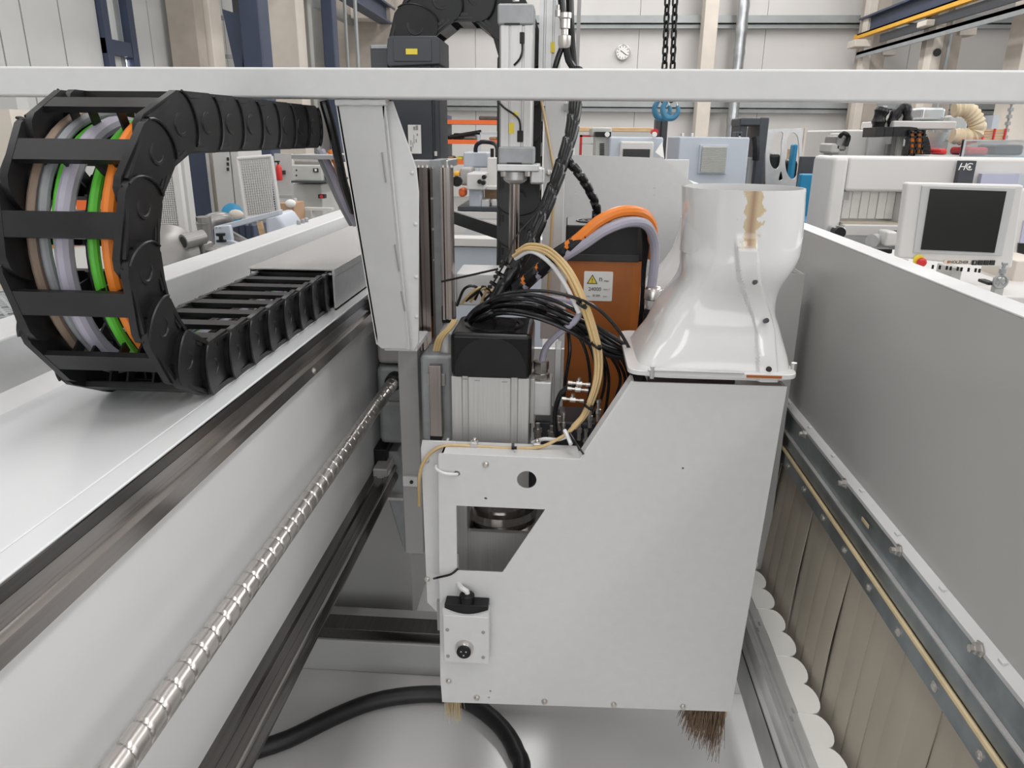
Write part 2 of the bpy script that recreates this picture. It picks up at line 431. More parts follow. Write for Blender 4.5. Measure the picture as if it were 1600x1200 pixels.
# crane runway on the left
def ybeam(name, label, p0, p1, X, w, h, m, group=None, cat='beam'):
    a = P(*p0, X=X); c = P(*p1, X=X)
    z = (a.z + c.z) / 2
    b = MB(); b.box(X - w / 2, X + w / 2, min(a.y, c.y), max(a.y, c.y), z - h / 2, z + h / 2)
    return one(name, label, cat, b, m, group, bevel=.004)
a = P(492, -6, X=-5.0); c = P(606, 64, X=-5.0)
b = MB(); b.box(-5.05, -4.9, a.y, 19, c.z - .08, c.z + .08); one('grey_cable_tray', 'pale grey cable tray sloping towards the upper energy chain', 'cable tray', b, 'ledge')
a = P(575, 2, X=-4.2); c = P(618, 35, X=-4.2)
b = MB(); zt = (a.z + c.z) / 2
for z0, z1, hw in ((zt - .2, zt - .16, .14), (zt - .16, zt + .14, .02), (zt + .14, zt + .18, .14)): b.box(-4.2 - hw, -4.2 + hw, 9, 18.6, z0, z1)
one('crane_runway_beam', 'dark blue crane beam above the left cable tray', 'beam', b, 'blue')
b = MB(); pbox(b, 548, 4, 572, 28, 17.6, .65); pbox(b, 572, 4, 577, 28, 17.55, .7); one('concrete_corbel', 'pale concrete corbel under the left crane beam', 'corbel', b, 'paleconc')
pillar('concrete_wall_pier', 'brown concrete pier behind the left crane beam', 'column', 525, 612, 18.2, .4, 'concrete')
pillar('beige_pier', 'beige pier left of the upper energy chain', 'column', 602, 640, 18.9, .4, 'paleconc')
# far wall columns, duct, clock
pillar('concrete_column', 'cream concrete column on the back wall left of the silver duct', 'column', 1098, 1120, 19.2, .5, 'paleconc')
x = P(1157, 60, Y=19.2)
b = MB()
rr = .13
b.tube([(x.x, 19.2, 0.0), (x.x, 19.2, 7.2)], rr, 14, .02 * 6, rf=lambda s, a: rr + (.012 if int(s / .12) % 4 == 0 else 0))
one('silver_duct', 'ribbed silver ventilation duct running up the back wall', 'duct', b, 'duct')
ck = thing('wall_clock', 'round white clock on the back wall', 'clock', P(973, 82, Y=19.95))
c0 = P(973, 82, Y=19.96); rc = 10.5 / F * 19.9
b = MB(); b.lathe(c0, (0, -1, 0), [(0, rc), (.06, rc), (.07, rc * .9), (.05, rc * .88)], 28, cap=True); obj('case', b, 'aludull', ck)
b = MB(); b.lathe(c0 + Vector((0, -.052, 0)), (0, -1, 0), [(0, rc * .87), (.006, rc * .87)], 28); obj('dial', b, 'label', ck)
b = MB()
for k in range(12):
    a = k * PI / 6; q = c0 + Vector((math.sin(a) * rc * .72, -.062, math.cos(a) * rc * .72)); b.cbox(q, (.012, .004, .03), Matrix.Rotation(a, 3, 'Y'))
obj('hour_marks', b, 'ink', ck)
for nm, a, l in (('hour_hand', -1.0, .42), ('minute_hand', 2.2, .6)):
    b = MB(); q = c0 + Vector((math.sin(a) * rc * l / 2, -.066, math.cos(a) * rc * l / 2)); b.cbox(q, (.014, .004, rc * l), Matrix.Rotation(a, 3, 'Y')); obj(nm, b, 'ink', ck)
# right-hand crane runway
XR = 6.6
def col_right(px0, px1, Y, label):
    t = thing('crane_column', label, 'column', (P((px0 + px1) / 2, 80, Y=Y).x, Y, 0), 'concrete crane columns')
    x0 = P(px0, 80, Y=Y).x; x1 = P(px1, 80, Y=Y).x
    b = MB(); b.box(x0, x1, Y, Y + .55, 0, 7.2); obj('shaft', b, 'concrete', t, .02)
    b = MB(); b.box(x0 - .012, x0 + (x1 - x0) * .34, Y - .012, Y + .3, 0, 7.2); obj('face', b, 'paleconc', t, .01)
    return t, x0, x1
t, x0, x1 = col_right(1350, 1384, 19.0, 'concrete crane column at the far end of the right runway')
b = MB(); pbox(b, 1336, 61, 1362, 73, 18.9, .5); obj('corbel', b, 'paleconc', t, .02)
b = MB(); pbox(b, 1380, 76, 1402, 86, 18.95, .4); obj('corbel', b, 'paleconc', t, .02)
t, x0, x1 = col_right(1457, 1500, 15.7, 'concrete crane column under the middle of the right runway')
b = MB(); pbox(b, 1447, 30, 1480, 40, 15.62, .4); obj('corbel', b, 'paleconc', t, .02)
b = MB(); pbox(b, 1500, 42, 1527, 55, 15.65, .4); obj('corbel', b, 'paleconc', t, .02)
b = MB(); b.cyl((x0 + .24, 15.62, 0), (x0 + .24, 15.62, 5), .03, 8); obj('conduit', b, 'ledge', t)
b = MB(); q = P(1464, 82, Y=15.68); b.cyl(q, q + Vector((0, -.02, 0)), .07, 12); obj('socket_hole', b, 'ink', t)
pillar('concrete_column', 'pale column at the right edge below the runway', 'column', 1588, 1640, 14, .5, 'paleconc', 120)
a = P(1515, 0, X=XR); c = P(1338, 58, X=XR); z = (a.z + c.z) / 2
b = MB(); b.box(XR - .06, XR + .06, 6, c.y, z - .05, z + .05); one('yellow_crane_rail', 'yellow power rail along the right crane runway', 'rail', b, 'crane')
b = MB()
for z0, z1, hw in ((z + .02, z + .05, .14), (z + .05, z + .34, .02), (z + .34, z + .38, .14)): b.box(XR + .08 - hw, XR + .08 + hw, 6, c.y - .2, z0, z1)
one('crane_runway_beam', 'dark blue crane girder behind the yellow rail', 'beam', b, 'blue')
a = P(1600, 12, X=XR); c = P(1345, 85, X=XR); z = (a.z + c.z) / 2
b = MB(); b.box(XR - .1, XR + .06, 6, c.y, z - .03, z + .03); b.box(XR - .1, XR - .07, 6, c.y, z - .1, z + .03); one('grey_cable_tray', 'long grey tray running under the yellow rail at upper right', 'cable tray', b, 'cranegrey')
b = MB(); b.box(XR + .02, XR + .07, 6, 18.2, z + .14, z + .3); one('dark_crane_girder', 'dark steel girder above the right grey tray', 'beam', b, 'servo')
# chain sling with blue hooks
def sling(px_top, px_bot, Y, label):
    t = thing('chain_sling', label, 'chain', P(px_bot, 180, Y=Y), 'hoist chains with blue hooks')
    a = P(px_top, -30, Y=Y); c = P(px_bot, 158, Y=Y); n = 15; d = c - a
    L = d.length / n; r = L * .155
    lk = []
    for s in (1, -1):
        lk += [Vector((s * L * .33 * math.cos(q), 0, s * L * .33 + 0)) if False else Vector((L * .33 * math.cos(q), 0, L * .30 * s + L * .33 * math.sin(q) * 1)) for q in ([PI * k / 4 for k in range(5)] if s > 0 else [PI + PI * k / 4 for k in range(5)])]
    b = MB(); b.tube(lk, r, 6, L * .18, closed=True); me = mesh_of(b, 'chain_link', 'black')
    for k in range(n):
        o = obj('chain_link', None, None, t, mesh=me); p = a + d * ((k + .5) / n)
        o.matrix_basis = Matrix.Translation(p) @ Matrix.Rotation(.5 + (k % 2) * PI / 2, 4, 'Z')
    h = MB(); s = 15 / F * Y
    b0 = c
    pts = [b0 + Vector((-.2 * s, 0, .5 * s)), b0 + Vector((-.55 * s, 0, -.1 * s)), b0 + Vector((-.75 * s, 0, -.75 * s)), b0 + Vector((-.4 * s, 0, -1.45 * s)), b0 + Vector((.3 * s, 0, -1.5 * s)), b0 + Vector((.72 * s, 0, -.95 * s)), b0 + Vector((.6 * s, 0, -.4 * s))]
    h.tube(pts, .26 * s, 10, .1 * s, rf=lambda q, a: s * (.16 + .14 * math.sin(min(1, q / (4.2 * s)) * PI)))
    h.lathe(b0 + Vector((-.1 * s, 0, .3 * s)), (0, 1, 0), [(-.12 * s, .3 * s), (.12 * s, .3 * s)], 14)
    obj('hook', h, 'hookblue', t)
    lt = MB(); lt.tube([b0 + Vector((.1 * s, 0, .2 * s)), b0 + Vector((.5 * s, 0, -.15 * s)), b0 + Vector((.62 * s, 0, -.7 * s))], .07 * s, 6); obj('latch', lt, 'aludull', t)
sling(1044, 1036, 5.0, 'left black chain and blue hook hanging before the back wall')
sling(1056, 1049, 4.9, 'right black chain and blue hook hanging before the back wall')
# ================================================================== machine bed
DK = H - .28
FL = H - 1.10                     # tray floor
bed = thing('machine_bed', 'white machine bed with long flat deck on the left', 'machine bed', (-.5, 1.5, 0))
YN, YF = .22, 2.3
b = MB(); b.box(-.605, -.388, YN, YF, DK - .02, DK); b.box(-.388, -.362, YN, YF, DK - .012, DK); obj('deck_plate', b, 'deck', bed, .002)
b = MB(); b.box(-.395, -.385, YN, YF, H - .70, DK - .03); b.box(-.58, -.385, YN, YF, H - .715, H - .70); b.box(-.66, -.645, YN, YF, FL, DK - .3); obj('front_wall', b, 'bedwall', bed)
b = MB(); b.prism([(-.60, DK - .3), (-.60, H - .214), (-.602, H - .212), (-.665, H - .212), (-.667, H - .214), (-.667, DK - .3)], 'y', YN, YF); obj('rear_beam', b, 'white', bed, .002)
b = MB(); b.prism([(-.60, DK), (-.60, DK + .012), (-.578, DK)], 'y', YN, YF); obj('weld_seam', b, 'white', bed)
tr = thing('machine_tray', 'smooth grey floor tray of the machine under the screw', 'tray', (0, 1.5, 0))
b = MB(); b.box(-.70, .62, .0, 2.7, FL - .03, FL); obj('tray_floor', b, 'tray', tr)
b = MB(); b.box(-.70, .62, .0, 2.7, 0, FL - .03); obj('base', b, 'greypaint', tr)
# upper guide rail: bearing rail with grooves and ledge
rl = thing('upper_guide_rail', 'polished steel guide rail under the edge of the white deck', 'rail', (-.37, 1.5, DK - .06))
prof = [(-.385, DK - .012), (-.3635, DK - .012), (-.361, DK - .014), (-.361, DK - .026), (-.3665, DK - .031), (-.3665, DK - .036), (-.361, DK - .040), (-.3605, DK - .056), (-.3625, DK - .058), (-.385, DK - .058)]
b = MB(); b.prism(prof, 'y', YN, YF); obj('rail_profile', b, 'steel', rl)
b = MB(); b.box(-.3606, -.3588, YN, YF, DK - .0115, DK - .001); obj('edge_strip', b, 'darksteel', rl)
q = P(490, 572, X=-.361)
bolt(rl, (-.361, q.y, DK - .049), (1, 0, 0), .004, .003)
lr = thing('lower_guide_rail', 'dark steel guide rail running below the ball screw', 'rail', (-.36, 1.5, H - .69))
z0 = H - .663
b = MB(); b.prism([(-.385, z0 - .03), (-.385, z0), (-.371, z0), (-.368, z0 - .004), (-.357, z0 - .004), (-.354, z0), (-.345, z0), (-.341, z0 - .006), (-.345, z0 - .016), (-.340, z0 - .024), (-.340, z0 - .03)], 'y', YN, YF); obj('rail_profile', b, 'darksteel', lr)
b = MB(); b.box(-.3449, -.3415, YN, YF, z0 - .005, z0 - .001); obj('bright_edge', b, 'steel', lr)
# ball screw
pit, rs = .0245, .0124
def screw_r(s, a):
    ph = (s / pit + a / (2 * PI)) % 1
    return rs - (.0013 if ph < .10 else 0)
b = MB(); b.tube([(-.335, YN, H - .47), (-.335, 1.395, H - .47)], rs, 28, .0016, rf=screw_r)
sc_ = thing('ball_screw', 'long shiny ball screw with spiral groove in front of the white wall', 'screw', (-.335, .8, H - .482))
obj('screw_shaft', b, 'chrome', sc_)
b = MB(); b.lathe((-.335, 1.385, H - .47), (0, 1, 0), [(0, .0165), (.004, .0175), (.03, .0175), (.03, .012)], 24); obj('seal_ring', b, 'black', sc_)
# carriage column behind
cg = thing('gantry_carriage', 'grey cast carriage holding the end of the ball screw', 'carriage', (-.3, 1.42, H - .8))
b = MB(); pbox(b, 590, 572, 640, 695, 1.41, .25); obj('nut_housing', b, 'greycast', cg, .012)
b = MB(); pbox(b, 592, 628, 640, 634, 1.405, .02); obj('housing_rib', b, 'greypaint', cg)
b = MB(); pbox(b, 588, 505, 640, 570, 1.40, .25); obj('slider_block', b, 'greypaint', cg, .01)
b = MB(); pbox(b, 570, 468, 600, 486, 1.36, .2); obj('wiper', b, 'black', cg, .003)
b = MB(); pbox(b, 584, 702, 604, 736, 1.40, .12); obj('rail_wiper', b, 'black', cg, .003)
b = MB(); pbox(b, 583, 733, 606, 770, 1.36, .12); obj('rail_slider', b, 'alu', cg, .003)
b = MB(); q = P(598, 750, Y=1.36); b.cyl(q, q + Vector((0, -.003, 0)), .004, 10); q = P(595, 764, Y=1.36); b.cyl(q, q + Vector((0, -.003, 0)), .003, 10); obj('screw_hole', b, 'ink', cg)
b = MB(); x = [P(606, 705, Y=1.42), P(622, 705, Y=1.42), P(632, 740, Y=1.42), P(632, 865, Y=1.42), P(606, 780, Y=1.42)]
b.hexa(x, [v + Vector((0, .2, 0)) for v in x]); obj('casting_web', b, 'greycast', cg, .004)
b = MB(); pbox(b, 606, 778, 632, 782, 1.40, .1); obj('lip', b, 'alu', cg)
# grey upright with tab
b = MB(); b.box(-.2915, -.2555, 1.25, 1.40, H - .772, H - .18); obj('upright_plate', b, 'greypaint', cg, .002)
b = MB(); pbox(b, 629, 745, 653, 761, 1.243, .008); obj('tab', b, 'white', cg, .002)
b = MB(); q = P(643, 753, Y=1.243); b.cyl(q, q + Vector((0, -.002, 0)), .0035, 12); obj('tab_hole', b, 'ink', cg)
# vertical steel rails between bracket and motor
for nm, px0, px1, py0, py1, Y, dp, m in (('guide_rail', 651, 674, 262, 548, 1.27, .03, 'vsteel'), ('column_casting', 675, 690, 250, 560, 1.30, .09, 'greycast'), ('guide_rail', 690, 706, 262, 500, 1.27, .03, 'vsteel'), ('backing_strip', 640, 652, 262, 548, 1.275, .04, 'aludull')):
    b = MB(); x0, x1, zz0, zz1 = RX(px0, py0, px1, py1, Y)
    w = x1 - x0
    if nm == 'guide_rail':
        b.prism([(x0, Y + dp), (x0, Y), (x0 + w * .2, Y), (x0 + w * .28, Y + .004), (x0 + w * .5, Y + .004), (x0 + w * .56, Y), (x1 - w * .12, Y), (x1, Y + .006), (x1 - .003, Y + .012), (x1, Y + dp)], 'z', zz0, zz1)
    else: b.box(x0, x1, Y, Y + dp, zz0, zz1)
    obj(nm, b, m, cg, .0015 if nm != 'guide_rail' else 0)
b = MB(); pbox(b, 690, 478, 708, 505, 1.29, .04); obj('end_stop', b, 'black', cg, .002)
b = MB()
for px in (654, 660, 667, 692, 699, 705):
    q = P(px, 262, Y=1.28); b.cyl(q, q + Vector((0, 0, .004)), .0028, 8)
obj('rail_end_screws', b, 'chrome', cg)
b = MB()
for k in range(6):
    q = P(676.5, 262 + 48 * k, Y=1.297); b.cyl(q, q + Vector((0, -.003, 0)), .0022, 8)
obj('edge_screws', b, 'chrome', cg)
# lower rail block beside the motor
b = MB(); pbox(b, 658, 556, 706, 690, 1.20, .1); obj('bearing_block', b, 'greycast', cg, .006)
b = MB(); pbox(b, 671, 572, 690, 682, 1.185, .02); obj('short_rail', b, 'vsteel', cg, .001)
b = MB(); pbox(b, 667, 585, 695, 603, 1.192, .01); obj('rail_clip', b, 'greypaint', cg, .001)
b = MB(); pbox(b, 672, 681, 690, 688, 1.188, .02); obj('rail_foot', b, 'black', cg)
# pillar, base, cross member
pl = thing('machine_pillar', 'grey sheet-metal pillar standing behind the enclosure', 'pillar', (-.32, 1.5, FL))
YP = 1.455
x0, x1 = P(514, 970, Y=YP).x, P(646, 968, Y=YP).x; zb = P(580, 966, Y=YP).z
b = MB(); b.box(x0, x1, YP, YP + .25, zb, H - .72); obj('column', b, 'panel', pl, .003)
b = MB(); b.box(x0 - .03, .28, YP - .04, YP + .3, zb - .012, zb); obj('base_plate', b, 'white', pl, .002)
b = MB(); b.box(x0 - .02, .27, YP - .03, YP + .29, FL, zb - .012); obj('plinth', b, 'white', pl)
b = MB(); b.box(-.37, .3, YP + .32, YP + .335, FL, H - .5); obj('rear_sheet', b, 'white', pl)
xm = thing('cross_member', 'grey cross beam with dark steel cap lying across the tray', 'beam', (0, 1.3, FL))
YX = P(560, 1050, Z=-1.10).y
zt = P(570, 1003, Y=YX).z
b = MB(); b.box(-.6, .55, YX, YX + .12, FL, zt); obj('beam', b, 'panel', xm, .003)
zt2 = P(570, 984, Y=YX + .002).z
b = MB(); b.box(-.58, .5, YX + .006, YX + .05, zt, zt2 - .005); b.box(-.58, .5, YX + .001, YX + .05, zt2 - .005, zt2); obj('steel_cap', b, 'darksteel', xm, .001)
# ================================================================== right guard panel
gp = thing('guard_panel', 'tall flat grey guard panel along the right side of the machine', 'panel', (.46, 1.5, H - .9))
XP = .43
b = MB(); b.box(XP, XP + .012, .15, 3.2, H - .95, H - .1605); b.box(XP, XP + .022, .15, 3.2, H - .1605, H - .1595); obj('sheet', b, 'panel', gp)
b = MB(); b.box(XP + .0005, XP + .035, .15, 3.2, H - .1595, H - .157); obj('top_flange', b, 'white', gp, .001)
b = MB(); b.prism([(XP, H - .468), (XP - .012, H - .473), (XP - .012, H - .478), (XP, H - .478)], 'y', .15, 1.6); obj('lower_lip', b, 'brkt', gp)
b = MB()
for k in range(8): b.cbox((XP - .004, .5 + k * .12, H - .4695), (.006, .009, .004))
obj('lip_tabs', b, 'white', gp, .001)
ca = thing('curtain_rail', 'galvanised angle strip bolted to the lower edge of the grey guard panel', 'rail', (XP - .012, 1, H - .56))
b = MB(); b.box(XP - .0115, XP, .15, 1.6, H - .545, H - .4785); obj('angle', b, 'zinc', ca, .001)
b = MB(); b.box(XP - .0145, XP - .0117, .15, 1.6, H - .541, H - .516); obj('ridge', b, 'zinc', ca, .0008)
b = MB(); b.box(XP - .0175, XP - .0117, .15, 1.6, H - .5162, H - .5140); obj('ridge_lip', b, 'alu', ca)
b = MB(); b.box(XP - .017, XP - .0117, .15, 1.6, H - .5745, H - .549); obj('clamp_strip', b, 'zinc', ca, .001)
for px, py in ((1259, 678), (1321, 755), (1406, 860), (1532, 1014)):
    q = P(px, py, X=XP - .0117); b = MB(); b.lathe(q, (-1, 0, 0), [(0, .0085), (.0015, .0085), (.0015, .0062), (.006, .0062), (.0065, .004), (.011, .004)], 6); obj('hex_bolt', b, 'chrome', ca)
for px, py in ((1234, 712), (1259, 745), (1289, 788), (1323, 836), (1363, 891), (1410, 959), (1468, 1042), (1541, 1145)):
    q = P(px, py, X=XP - .017); bolt(ca, (q.x, q.y, H - .561), (-1, 0, 0), .0045, .0035, name='button_screw')
b = MB(); b.tube([(XP - .0165, .15, H - .5455), (XP - .0165, 1.6, H - .5455)], .0034, 8, .1)
obj('edge_cord', b, 'cord', ca, label='pale yellow edge cord')
b = MB(); q = P(1352, 816, X=XP - .0147); b.box(XP - .0152, XP - .0143, q.y - .012, q.y + .012, q.z - .003, q.z + .002); obj('rust_mark', b, 'cord', ca)
# tan curtain of hanging strips
cu = thing('strip_curtain', 'tan strip curtain hanging below the galvanised strips', 'curtain', (XP, 1, H - .8))
y = .30; k = 0
while y < 1.5:
    w = random.uniform(.046, .056); sk = random.uniform(-.003, .003); bul = random.uniform(.004, .010)
    b = MB(); n = 8; nv = []
    for j in range(n + 1):
        t = j / n; z = H - .565 - .25 * t
        x = XP - .008 - (1 if k % 2 else .4) * .0012 - bul * math.sin(t * PI * .9) - .018 * t * t
        for e, dx in ((0, .0), (.5, -.0022 - bul * .2), (1, .002)):
            yy_ = y + w * e - .014 * t + sk * t
            nv.append((x + dx * (.3 + t), yy_, z))
    m_ = len(nv); fs = []
    nv2 = nv + [(p[0] + .0014, p[1], p[2]) for p in nv]
    for j in range(n):
        for e in range(2):
            i = j * 3 + e
            fs += [(i, i + 1, i + 4, i + 3), (i + m_, i + m_ + 3, i + m_ + 4, i + m_ + 1)]
        for i in (j * 3, j * 3 + 2): fs.append((i, i + 3, i + 3 + m_, i + m_))
    for i in (0, 1, n * 3, n * 3 + 1): fs.append((i, i + 1, i + 1 + m_, i + m_))
    b.add(nv2, fs); obj('strip', b, 'tan', cu)
    y += w - .006; k += 1
# right lower rail with white lips
br = thing('right_guide_rail', 'grey steel guide rail at lower right in front of the curtain', 'rail', (.33, 1, H - .86))
Zr = H - .785
b = MB(); b.prism([(.322, Zr - .115), (.322, Zr - .045), (.317, Zr - .04), (.317, Zr - .028), (.322, Zr - .023), (.322, Zr - .006), (.325, Zr), (.332, Zr), (.335, Zr - .005), (.339, Zr - .005), (.341, Zr + .001), (.356, Zr + .001), (.356, Zr - .115)], 'y', .15, 1.34); obj('rail_profile', b, 'aludull', br)
b = MB(); b.box(.3165, .3172, .5, 1.25, Zr - .036, Zr - .032); obj('groove', b, 'ink', br)
b = MB(); b.box(.3562, .372, .15, 1.36, Zr - .006, Zr + .0005); obj('ledge', b, 'lip', br)
ys = .33; k = 0
while ys < 1.36:
    r = .0325; n = 10; q = []
    dy = r * 2 - .002
    z = Zr + .001 + (k % 2) * .0012
    xo = .353 + random.uniform(-.002, .002)
    pts = [(xo, ys), (xo, ys + dy)] + [(xo + .018 + .020 * math.sin(PI * j / n) ** .8, ys + dy / 2 + dy / 2 * math.cos(PI * j / n)) for j in range(n + 1)]
    b = MB(); b.prism(pts, 'z', z, z + .0018); obj('lip', b, 'lip', br)
    ys += .0625; k += 1
b = MB()
for px, py in ((1226, 980), (1288, 1118)):
    q = P(px, py, Z=Zr - H + .002)
    for s in (-1, 1): b.box(.345 + .003 * s - .0016, .345 + .003 * s + .0016, q.y - .006 + s * .008, q.y + .004 + s * .008, Zr + .0008, Zr + .0016)
obj('slot', b, 'inkgrey', br)
b = MB(); pbox(b, 1170, 948, 1196, 1005, 1.33, .1); one('rail_shoe', 'grey bracket block at the far end of the lower right rail', 'bracket', b, 'greypaint', bevel=.003)
b = MB(); q = P(1172, 926, Y=1.30); b.tube([q + Vector((.009 * math.cos(a), 0, .009 * math.sin(a))) for a in [k * PI / 5 for k in range(9)]], .002, 8); one('cable_tie_loop', 'black loop of cable tie beside the enclosure edge at lower right', 'cable tie', b, 'cblack')
b = MB(); pbox(b, 1176, 960, 1190, 1012, 1.36, .05); one('bolted_foot', 'pale steel foot under the end of the lower right rail', 'foot', b, 'alu', bevel=.002)
# tall channel behind the hood
ch = thing('sheet_channel', 'tall folded grey channel rising behind the hood on its right', 'channel', (.39, 1.3, H - .8))
xr = P(1258, 428, Y=1.3).x; xl = P(1214, 428, Y=1.3).x; zt = P(1240, 428, Y=1.3).z
b = MB(); b.box(xl, xr, 1.30, 1.303, H - .80, zt); b.box(xr - .003, xr, 1.303, 1.36, H - .80, zt); b.box(xl - .05, xl, 1.30, 1.303, H - .80, H - .34); obj('sheet', b, 'panel', ch)
b = MB(); A = Vector((xr - .003, 1.303, zt)); b.hexa([A, A + Vector((.003, 0, 0)), A + Vector((-.03, .06, 0)), A + Vector((-.033, .06, 0))], [v - Vector((0, 0, .3)) for v in (A, A + Vector((.003, 0, 0)), A + Vector((-.03, .06, 0)), A + Vector((-.033, .06, 0)))]); obj('return_fold', b, 'panel', ch)
# ================================================================== rail across the front, bracket
gr = thing('handrail_tube', 'white square tube running across the whole picture', 'rail', (0, 1.12, H + .045))
b = MB(); b.box(-1.7, 1.7, 1.12, 1.16, H + .0475, H + .0885); obj('tube', b, 'white', gr, .004)
bk = thing('tube_bracket', 'white folded bracket leg hanging from the square tube', 'bracket', (-.28, 1.13, H - .32))
Yb = 1.132
p = [(524, 160), (602, 158), (641, 546), (596, 545), (588, 538)]
b = MB(); a = [P(x, y, Y=Yb) for x, y in p]; b.hexa(a, [v + Vector((0, .004, 0)) for v in a]); obj('front_plate', b, 'brkt', bk, .0015)
b = MB(); a = [P(524, 160, Y=Yb), P(588, 538, Y=Yb), P(588, 538, Y=Yb) + Vector((0, .12, 0)), P(524, 160, Y=Yb) + Vector((0, .12, 0))]; b.hexa(a, [v + Vector((.004, 0, 0)) for v in a]); obj('left_flange', b, 'white', bk)
b = MB(); p = [(602, 158), (613, 158), (650, 262), (654, 300), (654, 536), (647, 549), (636, 546)]
a = [P(x, y, Y=Yb + .02) for x, y in p]; b.hexa(a, [v + Vector((.0, .006, 0)) for v in a]); obj('gusset', b, 'white', bk, .0015)
b = MB(); a = [P(601, 160, Y=Yb), P(640, 546, Y=Yb), P(640, 546, Y=Yb + .02), P(604, 160, Y=Yb + .02)]; b.hexa(a, [v + Vector((-.004, .0, 0)) for v in a]); obj('right_fold', b, 'white', bk)
b = MB(); A = P(524, 160, Y=Yb - .001); B = P(604, 160, Y=Yb - .001); b.tube([A.lerp(B, t / 8) + Vector((0, .001 * (t % 2), .0004 * ((t * 7) % 3 - 1))) for t in range(9)], .005, 8, .004); obj('weld_bead', b, 'white', bk)
b = MB()
for py in (240, 350, 505): pass
for (x0_, y0_), (x1_, y1_) in (((597, 238), (603, 285)), ((617, 382), (624, 424)), ((627, 455), (633, 486))):
    A = P(x0_, y0_, Y=Yb - .0006); B = P(x1_, y1_, Y=Yb - .0006); b.cyl(A, B, .0016, 6)
obj('fold_slot', b, 'inkgrey', bk)
b = MB()
for x_, y_ in ((644, 270), (649, 350), (650, 433), (651, 495)):
    q = P(x_, y_, Y=Yb + .02); b.sphere(q, .0035, 8)
obj('weld_spot', b, 'white', bk)
b = MB(); q = P(643, 536, Y=Yb + .02); b.lathe(q, (0, -1, 0), [(0, .009), (.0015, .009), (.0015, .006)], 16); obj('corner_disc', b, 'white', bk)
b = MB(); pbox(b, 600, 540, 652, 549, Yb + .024, .1); obj('foot', b, 'white', bk, .002)
# aluminium trough holding the chain
al = thing('chain_trough', 'aluminium cable channel with flat lid on the white deck', 'channel', (-.47, 1.5, DK))
tx0, tx1, ty = -.523, -.379, 1.195
zt = H - .2115
b = MB(); b.box(tx0, tx1, ty, 2.3, zt - .003, zt); obj('lid', b, 'alu', al, .0008)
b = MB()
for xx, s in ((tx0, 1), (tx1, -1)):
    b.box(min(xx, xx + s * .003), max(xx, xx + s * .003), ty, 2.3, DK, zt - .003)
    b.box(min(xx, xx + s * .018), max(xx, xx + s * .018), ty, 2.3, DK, DK + .003)
obj('side_wall', b, 'aludull', al)
b = MB()
for xx, s in ((tx0 + .004, 1), (tx1 - .004, -1)):
    b.box(min(xx, xx + s * .010), max(xx, xx + s * .010), ty + .001, 2.3, zt - .010, zt - .0065)
    b.cyl((xx + s * .010, ty + .001, zt - .009), (xx + s * .010, 2.3, zt - .009), .0035, 8)
obj('screw_channel', b, 'aludull', al)
b = MB(); b.box(tx1, tx1 + .0012, ty, 2.3, zt - .012, zt - .0005); b.box(tx1, tx1 + .001, ty, 2.3, zt - .017, zt - .0135); obj('side_bead', b, 'alu', al)
# ================================================================== energy chains
def link_meshes(p, w, h, tag, bars=True):
    """side plate and cross bar meshes in local axes (x along, y across, z outward)"""
    res = {}
    for s in (1, -1):
        b = MB(); n = 6; r = h / 2 * .98
        def stad(y0, y1, a=0.0, bb=0.0, rr=r):
            pts = []
            for k in range(n + 1): q = -PI / 2 + PI * k / n; pts.append((p / 2 + a + rr * .62 * math.cos(q), rr * math.sin(q)))
            for k in range(n + 1): q = PI / 2 + PI * k / n; pts.append((-p / 2 + bb + rr * .62 * math.cos(q), rr * math.sin(q)))
            b.hexa([(x, y0 + (x * .10 * s), z) for x, z in pts], [(x, y1 + (x * .10 * s), z) for x, z in pts])
        yo = s * w / 2
        stad(yo - s * .007, yo)
        b.lathe((p / 2 * .75, yo + s * .001, 0), (0, s, 0), [(0, h * .2), (.0014, h * .19), (.0016, h * .15), (.0006, h * .13), (.0004, h * .05)], 16)
        for q in (-.28, .1): b.box(-p * .36 + q * .01, -p * .36 + q * .01 + .003, min(yo - s * .002, yo + s * .001), max(yo - s * .002, yo + s * .001), -h * .3, h * .26)
        b.box(-p * .1, p * .12, min(yo - .002 * s, yo + .0012 * s), max(yo - .002 * s, yo + .0012 * s), -h * .38, -h * .32)
        for e in (1, -1):
            b.tube([(e * p / 2 + e * r * .62 * math.cos(q), yo + s * .0012 + (e * p / 2 + e * r * .62 * math.cos(q)) * .10 * s, r * math.sin(q)) for q in [-1.15 + 2.3 * k / 8 for k in range(9)]], .0014, 5, .006)
        for zz_ in (-.42, .42): b.box(-p * .5, p * .5, min(yo - .002 * s, yo + .0016 * s), max(yo - .002 * s, yo + .0016 * s), h * zz_ - .002, h * zz_ + .002)
        res[s] = mesh_of(b, 'side_plate', 'chainblack')
    b = MB(); b.box(-p * .2, p * .2, -w / 2 + .006, w / 2 - .006, h / 2 - .007, h / 2 - .001); b.box(-p * .12, p * .12, -w / 2 + .010, w / 2 - .010, h / 2 - .0085, h / 2 - .007)
    res['o'] = mesh_of(b, 'cross_bar', 'chainblack')
    b = MB(); b.box(-p * .2, p * .2, -w / 2 + .006, w / 2 - .006, -h / 2 + .001, -h / 2 + .007)
    res['i'] = mesh_of(b, 'cross_bar', 'chainblack')
    b = MB(); b.box(-p * .10, p * .10, -.0012, .0012, -h / 2 + .007, h / 2 - .008); b.cyl((-p * .2, 0, -h / 2 + .007), (p * .2, 0, -h / 2 + .007), .0035, 8)
    res['d'] = mesh_of(b, 'divider', 'chainblack')
    return res
